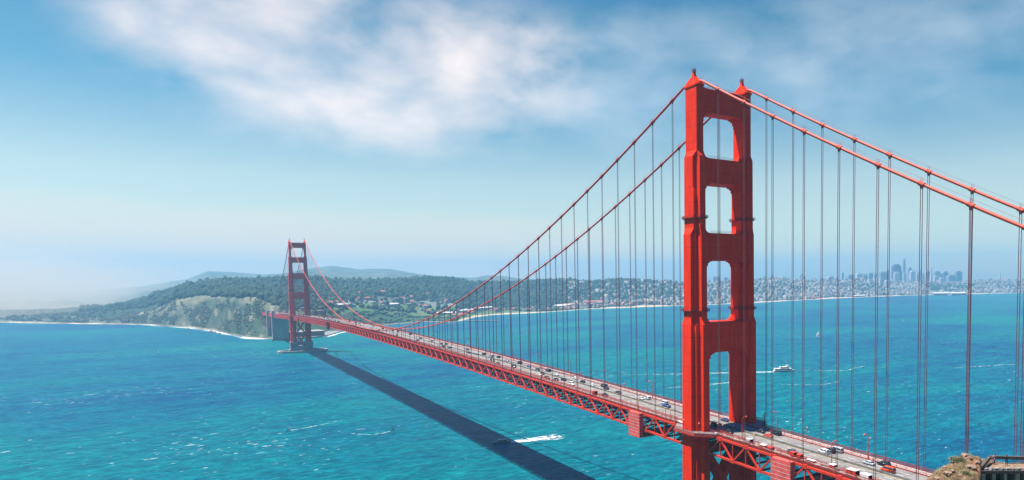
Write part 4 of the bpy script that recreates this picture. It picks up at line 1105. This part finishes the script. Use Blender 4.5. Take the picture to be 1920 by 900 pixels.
NEAR = [
 (4.2,-75.8,'silver','sedan','silver sedan on the deck near the knoll, left of the black car'),
 (7.6,-79.6,'black','suv','black car on the deck nearest the knoll, behind the orange taxi'),
 (2.4,-85.0,'orange','van','orange taxi nearest the knoll, beside the black car'),
 (2.2,-57.0,'white','suv','white car nearest the median in the cluster of three on the near deck'),
 (5.2,-57.5,'black','suv','black car between two white vehicles in the cluster on the near deck'),
 (7.9,-58.5,'white','van','white van closest to the right kerb in the cluster of three on the near deck'),
 (-7.3,-50.2,'grey','sedan','dark grey sedan alone in the left lanes, above the bright red scaffold'),
 (2.2,-27.8,'orange','sedan','orange-red car coming out of the tower shadow by the median'),
 (5.0,-20.5,'dark','sedan','dark car in the tower shadow, left of the long black one'),
 (7.8,-26.8,'black','van','long black van at the right kerb on the edge of the tower shadow'),
 (6.4,4.0,'blue','sedan','blue car between the legs of the near tower'),
 (2.0,-4.6,'silver','sedan','silver car below the near tower, next to the median'),
 (-4.2,-2.0,'dark','van','dark van half hidden behind the left leg of the near tower'),
 (-7.2,-14.0,'black','sedan','black car in the left lanes in the shadow of the near tower'),
 (5.6,49.5,'white','van','white van just left of the near tower, behind the blue pickup'),
 (2.6,43.6,'blue','pickup','blue pickup just left of the near tower, next to the median'),
 (2.9,66.5,'white','sedan','white car on the left of a white pair, above the faded red scaffold'),
 (5.8,64.9,'white','suv','white car on the right of a white pair, above the faded red scaffold'),
 (2.0,87.8,'dark','sedan','dark car by the median between the white pair and the black pair'),
 (-8.0,85.6,'dark','sedan','dark car in the left lanes beside the small red cabin'),
 (3.2,102.5,'dark','sedan','dark sedan tailing a dark van, upper left of the small red cabin'),
 (5.9,109.5,'dark','van','dark van at the right kerb just ahead of a dark sedan'),
 (2.2,116.5,'white','sedan','white car by the median left of the dark van'),
 (3.2,130.0,'black','sedan','black car alone in the right lanes left of the dark van'),
]
for a in NEAR: car(*a[:4], label=a[4])
MIDC = [(6.0,144.4,'white'),(2.5,162.9,'white'),(5.6,181.2,'dark'),(2.2,190.7,'dark'),(3.8,207.6,'blue'),(6.0,228.1,'dark'),(3.6,245.1,'white'),(6.2,268.5,'dark'),(2.8,275,'silver'),(3.6,293.2,'dark'),
 (-6.7,125.4,'white'),(-3.3,142.3,'black'),(-6.5,146.3,'dark'),(-8.4,154.9,'brown'),(-6.0,170.7,'white'),(-3.3,172.6,'dark'),(-5.6,212.4,'dark'),(-8.0,235,'black'),(-5.6,251.7,'dark'),(-2.4,310.2,'dark'),
 (4.4,331.9,'blue'),(7.6,346.6,'white'),(-2.6,357.5,'dark'),(-5.0,367.9,'dark'),(-6.2,381.2,'white'),(4.6,389.9,'dark'),(2.4,396,'dark'),(2.5,426.6,'white'),(-6.2,444,'dark'),(3.1,463.7,'dark'),(5.2,487.8,'white'),(7.8,519.2,'dark'),(-6.9,516.1,'dark'),(7.3,550.4,'white'),(6.4,564,'dark'),(6.3,586,'blue'),(-4.1,606,'dark'),(-7.2,600,'dark'),(-7.2,326,'silver')]
y = 620
while y < 1560:
    MIDC.append((random.choice((2.5, 5.4, 7.8, -3.2, -6, -8)), y, random.choice(('white','dark','dark','dark','silver','white','blue')))); y += random.uniform(8, 28)
def zone(y):
    return 'left of the near tower' if y < 300 else ('around the middle of the deck' if y < 700 else 'far off near the far tower')
for x, y, c in MIDC:
    ty = random.choice(('sedan', 'sedan', 'suv', 'van'))
    col_ = {'dark': 'dark', 'black': 'black', 'white': 'white', 'silver': 'silver', 'blue': 'blue', 'brown': 'brown'}[c]
    lane = 'right lanes' if x > 0 else 'left lanes'; zn = zone(y)
    extra = 'small' if y < 300 else 'tiny'
    car(x, y, c, ty, f'{extra} {col_} vehicle in the {lane}, {zn}', f'{col_} vehicles in the {lane} {zn}', full=(y < 260))

# ------------------------------------------------------------------ boats
def hull(mb, ln, wd, h, bow=.3, z0=-.6):
    st = []
    for f, k, zs in ((-.5,.80,0), (-.35,.95,0), (0,1,0), (.25,.85,.05), (.40,.48,.15), (.5,.04,.28)):
        y = f*ln; x = wd/2*k; zt = h*(1+zs)
        st.append([(-x*.7, y, z0), (-x, y, zt), (x, y, zt), (x*.7, y, z0)])
    mb.loft(st[::-1])
p = sea(1470, 697); rz = math.atan2(RT.y, RT.x) - math.pi/2 + .06
o = tag(obj('ferry', None, None, (p.x, p.y, 0), rz), 'white double-decked ferry with a blue band crossing the bay, trailing foam', 'ferry')
m = MB(); hull(m, 32, 8.6, 2.4); obj('hull', m.mesh('hull', M['offwhite']), o)
m = MB(); m.box(-4.42, 4.42, -12.5, 4.5, .9, 1.6); obj('blue_stripe', m.mesh('blue_stripe', M['navy']), o)
m = MB(); m.box(-3.7, 3.7, -14.5, 9.5, 2.4, 4.9); m.loft([[(-3.7,9.5,2.4),(3.7,9.5,2.4),(3.7,9.5,4.9),(-3.7,9.5,4.9)],[(-1.5,12,2.6),(1.5,12,2.6),(1.5,11,4.9),(-1.5,11,4.9)]][::-1]); m.box(-3.9,3.9,-15,10.5,4.9,5.15); obj('lower_cabin', m.mesh('lower_cabin', M['white']), o)
m = MB(); m.box(-3.2, 3.2, -6.5, 6.8, 5.15, 7.4); m.box(-3.4,3.4,-7,7.4,7.4,7.6); obj('upper_cabin', m.mesh('upper_cabin', M['white']), o)
m = MB(); m.box(-1.9, 1.9, 3.2, 6.4, 7.6, 9.6); m.box(-2.1,2.1,3.0,6.7,9.6,9.75); obj('wheelhouse', m.mesh('wheelhouse', M['white']), o)
m = MB()
for z0, z1, x, y0, y1 in ((3.3, 4.3, 3.75, -13.5, 8.8), (5.7, 6.8, 3.25, -6, 6.3), (8.3, 9.2, 1.95, 3.3, 6.3)):
    m.box(-x, x, y0, y1, z0, z1)
    for k in range(int((y1-y0)/1.6)): pass
obj('window_band', m.mesh('window_band', M['glass']), o)
m = MB(); m.tube([(0,1.5,7.6), (0,1.2,12.8)], [.2,.08], 6); m.beam((-1.2,1.3,11), (1.2,1.3,11), .1, .1); m.box(-.9,.9,-4.5,-3,7.6,9.6); obj('mast', m.mesh('mast', M['grey']), o)
m = MB()
for x in (-3.7, 3.7):
    for z in (5.7, 6.2): m.beam((x,-14.8,z), (x,-6.5,z), .08, .08)
    for k in range(9): m.beam((x,-14.8+k,5.1), (x,-14.8+k,6.2), .07, .07)
obj('railing', m.mesh('railing', M['white']), o)
FWD = Vector((math.cos(rz+math.pi/2), math.sin(rz+math.pi/2), 0))
tag(obj('boat_wake', foam_strip('boat_wake', [p+FWD*13-Vector((0,0,0)), p-FWD*16, p-FWD*30, p-FWD*60+Vector((0,0,0)), p-FWD*110, p-FWD*170, p-FWD*240], lambda f: 5.2+4*f, lambda f: .76-.36*f)), 'white wake trailing behind the ferry', 'wake', kind='stuff')
# tour boat in the shadow band
p = sea(941, 831); q = sea(1020, 822); d = (p-q); d.z = 0; rz = math.atan2(d.y, d.x) - math.pi/2
o = tag(obj('tour_boat', None, None, (p.x, p.y, 0), rz), 'dark tour boat with passengers speeding through the shadow of the deck', 'boat')
m = MB(); hull(m, 15, 4.6, 1.5); obj('hull', m.mesh('hull', M['navy']), o)
m = MB(); m.box(-1.9, 1.9, -4.2, 2.6, 1.5, 3.3); m.loft([[(-1.9,2.6,1.5),(1.9,2.6,1.5),(1.9,2.6,3.3),(-1.9,2.6,3.3)],[(-1.2,4.2,1.6),(1.2,4.2,1.6),(1.3,3.2,3.3),(-1.3,3.2,3.3)]][::-1]); obj('cabin', m.mesh('cabin', M['grey']), o)
m = MB(); m.box(-1.95, 1.95, -3.8, 2.2, 2.2, 2.9); obj('window_band', m.mesh('window_band', M['glass']), o)
m = MB(); m.box(-2.1, 2.1, -4.6, 3.0, 3.3, 3.45); 
for x in (-2.0, 2.0):
    m.beam((x,-4.5,4.3), (x,2.8,4.3), .07, .07)
    for k in range(8): m.beam((x,-4.5+k*1.04,3.4), (x,-4.5+k*1.04,4.3), .06, .06)
m.tube([(0,1.2,3.4), (0,.8,6.6)], .07, 6)
obj('upper_deck', m.mesh('upper_deck', M['offwhite']), o)
FWD = d.normalized(); sd_ = Vector((-FWD.y, FWD.x, 0))
for k, off in ((0, 0.0), (1, .28), (2, -.28)):
    pts = [p-FWD*5+sd_*(.6*(0,1,-1)[k]), p-FWD*10, p-FWD*18, p-FWD*28, p-FWD*40, p-FWD*54]
    pts = [v + sd_*off*(i*6) for i, v in enumerate(pts)]
    tag(obj('boat_wake', foam_strip('boat_wake', pts, (lambda f: 4.0+4*f) if k == 0 else (lambda f: 2.4+3*f), (lambda f: .80-.26*f) if k == 0 else (lambda f: .72-.26*f), z=.15+.03*k)), 'broad churned wake behind the dark tour boat', 'wake', kind='stuff')
# sailing boats
def sailboat(px, py, hm, label, cat, rz, two=True, hc='white'):
    p = sea(px, py); o = tag(obj('sailboat', None, None, (p.x, p.y, 0), rz), label, cat)
    ln = hm*.75; m = MB(); hull(m, ln, ln*.28, ln*.09, z0=-.3); obj('hull', m.mesh('hull', M[hc]), o)
    m = MB(); m.tube([(0,ln*.08,ln*.08), (.02*hm,ln*.06,hm)], [hm*.012, hm*.006], 6); m.beam((0,ln*.08,hm*.13), (-.06*hm,-ln*.38,hm*.13), hm*.012, hm*.012); obj('mast', m.mesh('mast', M['grey']), o)
    m = MB(); th = .04
    a, b, c = Vector((0,ln*.06,hm*.14)), Vector((-.06*hm,-ln*.37,hm*.14)), Vector((.018*hm,ln*.055,hm*.97)); mid = (a+b+c)/3+Vector((-.06*hm,0,0)); e = (b+c)/2+Vector((-.03*hm,-.05*hm,0))
    for dx in (0, th): m.raw([v+Vector((dx,0,0)) for v in (a,b,e,c,mid)], [(0,1,4),(1,2,4),(2,3,4),(3,0,4)] if dx else [(4,1,0),(4,2,1),(4,3,2),(4,0,3)])
    obj('mainsail', m.mesh('mainsail', M['sail']), o)
    if two:
        m = MB(); a, b, c = Vector((0,ln*.47,hm*.08)), Vector((-.05*hm,ln*.10,hm*.12)), Vector((.012*hm,ln*.10,hm*.86)); mid = (a+b+c)/3+Vector((-.04*hm,0,0))
        for dx in (0, th): m.raw([v+Vector((dx,0,0)) for v in (a,b,c,mid)], [(0,1,3),(1,2,3),(2,0,3)] if dx else [(3,1,0),(3,2,1),(3,0,2)])
        obj('foresail', m.mesh('foresail', M['sail']), o)
    return p
sailboat(1534, 631, 13, 'lone white sailboat on the open bay beyond the ferry', 'sailboat', .9)
for px, py, lab, pl in ((540, 809, 'tiny windsurfer with pale sail left of the shadow band, lower left', [(545,807),(575,802),(610,795),(648,786)]), (736, 807, 'tiny windsurfer with dark sail trailing a curved foam line', [(731,809),(715,813),(690,815),(660,813),(640,811)])):
    p = sailboat(px, py, 5.5, lab, 'windsurfer', 1.9, False, 'black')
    tag(obj('boat_wake', foam_strip('boat_wake', [sea(*q) for q in pl], lambda f: .8+.9*f, lambda f: .64-.24*f)), 'thin foam trail behind a windsurfer', 'wake', kind='stuff')
sailboat(297, 663, 9, 'tiny dark boat far out on the left, below the foggy shore', 'boat', .4, False, 'black')
sailboat(1692, 603, 12, 'tiny pale boat on the bay right of the sailboat, in front of downtown', 'boat', 1.2, False)
for pl, wd in (([(1415,712),(1380,716),(1330,721),(1290,724),(1250,728)], 3.2), ([(1420,691.5),(1480,695),(1500,696)], 0), ([(1500,693),(1545,694.6),(1588,694.5),(1602,690),(1622,687)], 1.6), ([(1460,721),(1510,721.5),(1540,721.5),(1575,715)], 1.4), ([(940,722),(1000,716),(1060,708)], 1.5), ([(1790,690),(1850,686),(1915,682)], 1.6)):
    if wd: tag(obj('foam_line', foam_strip('foam_line', [sea(*q) for q in pl], lambda f, w_=wd: w_*1.5*(.4+math.sin(f*math.pi)), lambda f: .50)), 'thin white foam line drifting on the bay', 'foam', kind='stuff')

# ------------------------------------------------------------------ the knoll and lookout, lower right
KO = at(1840, 860, 112); RH = Vector((RT.x, RT.y, 0)).normalized(); FH = Vector((math.sin(YAW), math.cos(YAW), 0))
def kpt(u, v, z): q = Vector((CAM.x, CAM.y, 0)) + RH*u + FH*v; return (q.x, q.y, z)
def u_of(px, v): d = FW + R2*((px-CX)/FPX) - U2*((860-CY)/FPX); return v*(d.dot(RH)/d.dot(FH))
V0 = 104.0
crest = [(1640, 1020), (1700, 938), (1735, 899), (1750, 889), (1768, 876), (1785, 867), (1800, 857.5), (1812, 853.5), (1830, 854.5), (1850, 859), (1880, 863), (1920, 864), (1990, 850), (2080, 850)]
cu, cz = [], []
for px, py in crest:
    d = FW + R2*((px-CX)/FPX) - U2*((py-CY)/FPX); k = V0/d.dot(FH); q = CAM + d*k; cu.append(u_of(px, V0)); cz.append(q.z)
UC = u_of(1839, V0)
def kz(u, v):
    dv = v-V0; ub = u*V0/max(v, 60.0)
    z = float(np.interp(ub, cu, cz))
    if ub < cu[0]: z -= (cu[0]-ub)*1.3
    if ub > cu[-1]: z -= (ub-cu[-1])*.5
    if dv < 0: z += dv*.42 - .004*dv*dv
    else: z -= dv*.40 + .004*dv*dv if dv < 14 else 14*.40+.004*196 + (dv-14)*.85
    cut = min(1, max(0, (ub-UC)/.9))*min(1, max(0, (V0+4.2-v)/1.2))   # hollow in which the old battery stands
    z -= cut*6.5
    n = mnoise.fractal(Vector((u/9, v/9, 2.2)), .9, 2.0, 6)
    b = 1-abs(mnoise.noise(Vector((u/3.2, v/3.2, 6.0))))
    fr = mnoise.noise(Vector((u/.9, v/.9, 1.0)))
    cr = mnoise.cell(Vector((u/.8, v/.8, z/.8))); fr2 = abs(mnoise.noise(Vector((u/1.7, v/1.7, 12.0))))
    return z + n*.6*(1 if abs(dv) > 2 else .5) + (b-.6)*.7*(1 if dv < 2 else .5) + fr*.22 + cr*.10 + (fr2-.2)*.6*(1 if dv < 0 else .4)
US = np.concatenate([np.arange(cu[0]-40, cu[1], 1.5), np.arange(cu[1], cu[-3], .3), np.arange(cu[-3], cu[-1]+40, 1.2)]); VS = np.concatenate([np.arange(40, 86, 1.5), np.arange(86, 110, .3), np.arange(110, 122, .8), np.arange(122, 190, 2.0)])
V, C = [], []
for u in US:
    for v in VS:
        z = max(-2.5, kz(u, v)); V.append(kpt(u, v, z))
        n = mnoise.fractal(Vector((u/2.6, v/2.6, 9.0)), .8, 2.0, 5); n2 = mnoise.noise(Vector((u/7, v/7, 4.0))); n3 = mnoise.noise(Vector((u/.6, v/.6, 4.0)))
        def mix(a, b, f): f = min(1, max(0, f)); return tuple(x*(1-f)+y*f for x, y in zip(a, b))
        c = mix((.20,.105,.06), (.27,.21,.115), .5+n*1.6); c = mix(c, (.075,.06,.035), (n3-.1)*1.6); c = mix(c, (.10,.10,.05), (n2-.1)*2.4); c = mix(c, (.44,.38,.28), (mnoise.noise(Vector((u/.35, v/.5, 14.0)))-.38)*3)
        px_ = u-u_of(1835, V0)
        if abs(px_) < 2.4 and v < V0+1: c = mix(c, (.36,.17,.09), .75)
        C.append(tuple(x*.50 for x in c))
nV = len(VS); F = [(i*nV+j, (i+1)*nV+j, (i+1)*nV+j+1, i*nV+j+1) for i in range(len(US)-1) for j in range(nV-1)]
M['knoll'] = attr_mat('knoll_earth', scale=1.1, var=.55, bump=.25)
tag(obj('terrain', np_mesh('terrain', V, F, M['knoll'], C, smooth=False)), kind='structure')
# dry grass tufts: one mass
gv, gf, gc = [], [], []
for _ in range(9000):
    u = random.uniform(u_of(1725, V0), u_of(1960, V0)); v = random.uniform(90, 110)
    nn = mnoise.noise(Vector((u/3, v/3, 7.0)))
    if nn < -.15: continue
    if u*V0/min(v, V0) > UC-.6 and v < V0+5.5: continue
    z = kz(u, v); hgt = random.uniform(.10, .34)*(1.25 if nn > .2 else .8)
    c = random.choice(((.34,.28,.14), (.30,.23,.11), (.20,.17,.07), (.46,.38,.22), (.13,.14,.06)))
    for b in range(5):
        a = random.random()*6.28; r = random.uniform(.05, .22); l = random.uniform(.1, .35)
        x0, y0 = u+math.cos(a)*r, v+math.sin(a)*r; k = len(gv); wv = .022
        gv += [kpt(x0-wv*math.sin(a), y0+wv*math.cos(a), z-.08), kpt(x0+wv*math.sin(a), y0-wv*math.cos(a), z-.08), kpt(x0+math.cos(a)*l, y0+math.sin(a)*l, z+hgt)]
        gf.append((k, k+1, k+2)); gc += [tuple(x*.65 for x in c)]*3
tag(obj('dry_grass', np_mesh('dry_grass', gv, gf, M['leaf'], gc)), 'dry yellow grass tufts growing over the knoll', 'grass', kind='stuff')
M['stone'] = paint('knoll_stone', (.17, .115, .08), .9, .35, 1.5)
stones = [rock_mesh('boulder', k+40, M['stone']) for k in range(4)]
for k in range(26):
    px = random.uniform(1752, 1834); v = random.uniform(95, 104.5); u = u_of(px, V0)*v/V0; r = random.uniform(.18, .6)
    o = obj('boulder', stones[k % 4], None, kpt(u, v, kz(u, v)+r*.1), k*1.7); o.scale = (r, r*1.1, r*1.2)
    tag(o, 'brown stone sticking out of the grassy slope of the knoll', 'stone', 'brown stones on the knoll')
def shrub(px, v, r, label, c=(.07,.085,.035), h=None):
    u = u_of(px, v); z = kz(u, v); o = tag(obj('shrub', None, None, kpt(u, v, z)), label, 'shrub')
    tv, tf, tcol = [], [], []
    for _ in range(1500):
        d = Vector((random.gauss(0,1), random.gauss(0,1), random.gauss(0,1))).normalized()*random.uniform(.55, 1)*r*random.choice((.7,1,1.1)); d.z = abs(d.z)*(h or .75)
        s = random.uniform(.04, .085)*r; a = Vector((random.gauss(0,1), random.gauss(0,1), random.gauss(0,1))).normalized(); b = a.cross(Vector((0,0,1))).normalized()
        k = len(tv); tv += [d-a*s, d+b*s*.6, d+a*s, d-b*s*.6]; tf.append((k,k+1,k+2,k+3)); f_ = random.uniform(.6, 1.5); tcol += [tuple(x*f_ for x in c)]*4
    obj('foliage', np_mesh('foliage', [tuple(v_) for v_ in tv], tf, M['leaf'], tcol), o)
    m = MB()
    for k in range(5):
        a = k*1.3; m.tube([(0,0,-.2), (math.cos(a)*r*.3, math.sin(a)*r*.3, r*.35), (math.cos(a)*r*.55, math.sin(a)*r*.55, r*.6)], [.06,.04,.02], 5)
    obj('stems', m.mesh('stems', M['bark']), o)
shrub(1790, 104.5, 1.0, 'pale feathery shrub on the left skyline of the knoll', (.14,.14,.07))
shrub(1802, 103, .9, 'dark shrub below the summit of the knoll', (.06,.07,.035))
shrub(1846, 106, 1.0, 'low olive shrub left of the timber parapet corner', (.10,.11,.045))
shrub(1880, 107.2, 2.3, 'bright green bush behind the parapet between the two visitors', (.10,.17,.03), .6)
shrub(1904, 107.2, 1.7, 'small green bush behind the right end of the parapet', (.11,.18,.035), .5)
shrub(1795, 98.5, .8, 'brownish shrub in the middle of the knoll slope', (.10,.08,.045))
shrub(1822, 97.0, .8, 'small grey-green shrub low on the knoll slope', (.08,.085,.05))
shrub(1812, 99.5, .7, 'small olive shrub beside the bare path on the knoll', (.09,.10,.04))
# old battery lookout: roof terrace with parapets on dark bays
bt = tag(obj('battery_lookout', None, None, (0,0,0)), 'old concrete battery lookout with dark parapet and open bays on the knoll', 'lookout')
VB = 103.5
def kq(px, py, v):
    d = FW + R2*((px-CX)/FPX) - U2*((py-CY)/FPX); return CAM + d*(v/d.dot(FH))
A = kq(1856, 866, VB+3.2); B_ = kq(1925, 873.5, VB+2.4); Cc_ = kq(1838, 882, VB-1.5); D_ = kq(1925, 890, VB-1.8)
zt = A.z
def lv(p, z): return Vector((p.x, p.y, z))
fl = min(A.z, Cc_.z) - .15
m = MB(); m.slab([(p.x, p.y) for p in (Cc_, D_, B_, A)], Cc_.z-.55, Cc_.z-.2); obj('roof_slab', m.mesh('roof_slab', paint('earth_covered_concrete', (.15, .10, .065), .9, .45, .9)), bt)
zt = Cc_.z-.2
m = MB()
m.beam(lv(Cc_, zt+.55), lv(A, zt+.95), .40, .50); m.beam(lv(A, zt+.95), lv(B_, zt+.95), .40, .50)
obj('parapet', m.mesh('parapet', M['wood']), bt)
m = MB(); m.beam(lv(Cc_, zt+.06)+FH*-.1, lv(D_, zt+.06)+FH*-.1, .35, .30); m.beam(lv(Cc_, zt+.45)+FH*-.1+RH*1.6, lv(D_, zt+.45)+FH*-.1, .12, .12)
for k in range(1, 7): 
    q = Cc_.lerp(D_, k/6.0); m.beam(lv(q, zt), lv(q, zt+.5), .12, .12)
obj('front_rail', m.mesh('front_rail', M['wood']), bt)
m = MB(); q0, q1 = Cc_.lerp(D_, .16), Cc_.lerp(D_, .98)
for k in range(8):
    q = q0.lerp(q1, k/7); m.box(q.x-.5, q.x+.5, q.y+.9, q.y+1.5, zt, zt+.18+.1*(k % 2))
obj('pale_blocks', m.mesh('pale_blocks', M['darkconc']), bt)
m = MB()
for f0, f1 in ((.0, .12), (.26, .34), (.52, .58), (.76, .84), (.95, 1.0)):
    a, b = Cc_.lerp(D_, f0), Cc_.lerp(D_, f1); m.slab([(a.x, a.y), (b.x, b.y), (b.x+FH.x*1.2, b.y+FH.y*1.2), (a.x+FH.x*1.2, a.y+FH.y*1.2)], zt-4.5, zt-.36)
obj('pillar', m.mesh('pillar', M['ochre']), bt)
m = MB(); a, b = Cc_+FH*3.2, D_+FH*3.2; m.slab([(a.x,a.y),(b.x,b.y),(b.x+FH.x*.3,b.y+FH.y*.3),(a.x+FH.x*.3,a.y+FH.y*.3)], zt-5, zt-.36); obj('back_wall', m.mesh('back_wall', M['wood']), bt)
m = MB()
for f0, f1 in ((.36,.5),(.6,.74)):
    a, b = Cc_.lerp(D_, f0), Cc_.lerp(D_, f1); m.slab([(a.x,a.y),(b.x,b.y),(b.x+FH.x*.3,b.y+FH.y*.3),(a.x+FH.x*.3,a.y+FH.y*.3)], zt-4.5, zt-1.7)
obj('low_wall', m.mesh('low_wall', M['ochre']), bt)
# visitors
def person(base, face, top, legs, label, hair=(.03,.02,.015), bend=.08):
    o = tag(obj('person', None, None, base, face), label, 'person')
    J = {'pel': (0,0,.95), 'waist': (0,bend*.4,1.12), 'chest': (0,bend,1.36), 'neck': (0,bend*1.1,1.50), 'head': (0,bend*1.4,1.62), 'crown': (0,bend*1.4,1.74)}
    rad = {'pel': .155, 'waist': .135, 'chest': .165, 'neck': .06, 'head': .095, 'crown': .075}
    ed = [('pel','waist'),('waist','chest'),('chest','neck'),('neck','head'),('head','crown')]
    for s, n_ in ((-1,'l'),(1,'r')):
        J.update({n_+'hip': (s*.10,0,.88), n_+'kn': (s*.11,.03,.50), n_+'an': (s*.12,0,.09), n_+'to': (s*.14,.15,.04), n_+'sh': (s*.19,bend,1.42), n_+'el': (s*.25,bend+.10,1.17), n_+'wr': (s*.17,bend+.33,1.12), n_+'ha': (s*.15,bend+.42,1.12)})
        rad.update({n_+'hip': .10, n_+'kn': .07, n_+'an': .05, n_+'to': .045, n_+'sh': .075, n_+'el': .055, n_+'wr': .04, n_+'ha': .04})
        ed += [('pel',n_+'hip'),(n_+'hip',n_+'kn'),(n_+'kn',n_+'an'),(n_+'an',n_+'to'),('chest',n_+'sh'),(n_+'sh',n_+'el'),(n_+'el',n_+'wr'),(n_+'wr',n_+'ha')]
    names = list(J); ix = {k: i for i, k in enumerate(names)}
    me = bpy.data.meshes.new('body'); me.from_pydata([J[k] for k in names], [(ix[a], ix[b]) for a, b in ed], [])
    b = obj('body', me, o); b.modifiers.new('skin', 'SKIN'); sv = me.skin_vertices[0].data
    for k in names: sv[ix[k]].radius = (rad[k], rad[k]*(.72 if k in ('pel','waist','chest') else 1)); sv[ix[k]].use_root = (k == 'pel')
    b.modifiers.new('smooth', 'SUBSURF').levels = 1; b.modifiers['smooth'].render_levels = 1
    dg = bpy.context.evaluated_depsgraph_get(); em = bpy.data.meshes.new_from_object(b.evaluated_get(dg)); b.modifiers.clear(); b.data = em
    em.materials.clear()
    for mt in (legs, top, M['skin'], M['rubber']): em.materials.append(mt)
    for f in em.polygons:
        z = f.center.z; x = abs(f.center.x); yy = f.center.y
        f.material_index = 3 if z < .10 else (2 if (z > 1.50 and x < .13) or yy > bend+.28 else (1 if z > .97 or x > .2 else 0)); f.use_smooth = True
    h = MB(); hy = bend*1.4
    h.tube([(0,hy-.03,1.60), (0,hy-.025,1.66), (0,hy-.015,1.74), (0,hy-.01,1.80), (0,hy-.01,1.825)], [.085,.105,.105,.065,.01], 10)
    obj('hair', h.mesh('hair', paint('hair', hair, .7, .1, 2), True), o)
    return o
fz = -math.atan2(FH.x, FH.y)
def stand(px, v, dz=0): q = kq(px, 860, v); return (q.x, q.y, zt + dz)
person(stand(1865, VB+2.2), fz+.5, M['pink'], M['jeans'], 'person in a pale pink top standing behind the parapet, left of the two visitors', (.10,.05,.03))
person(stand(1887.5, VB+1.6), fz-.2, M['black'], M['black'], 'person in black standing at the parapet, right of the two visitors')
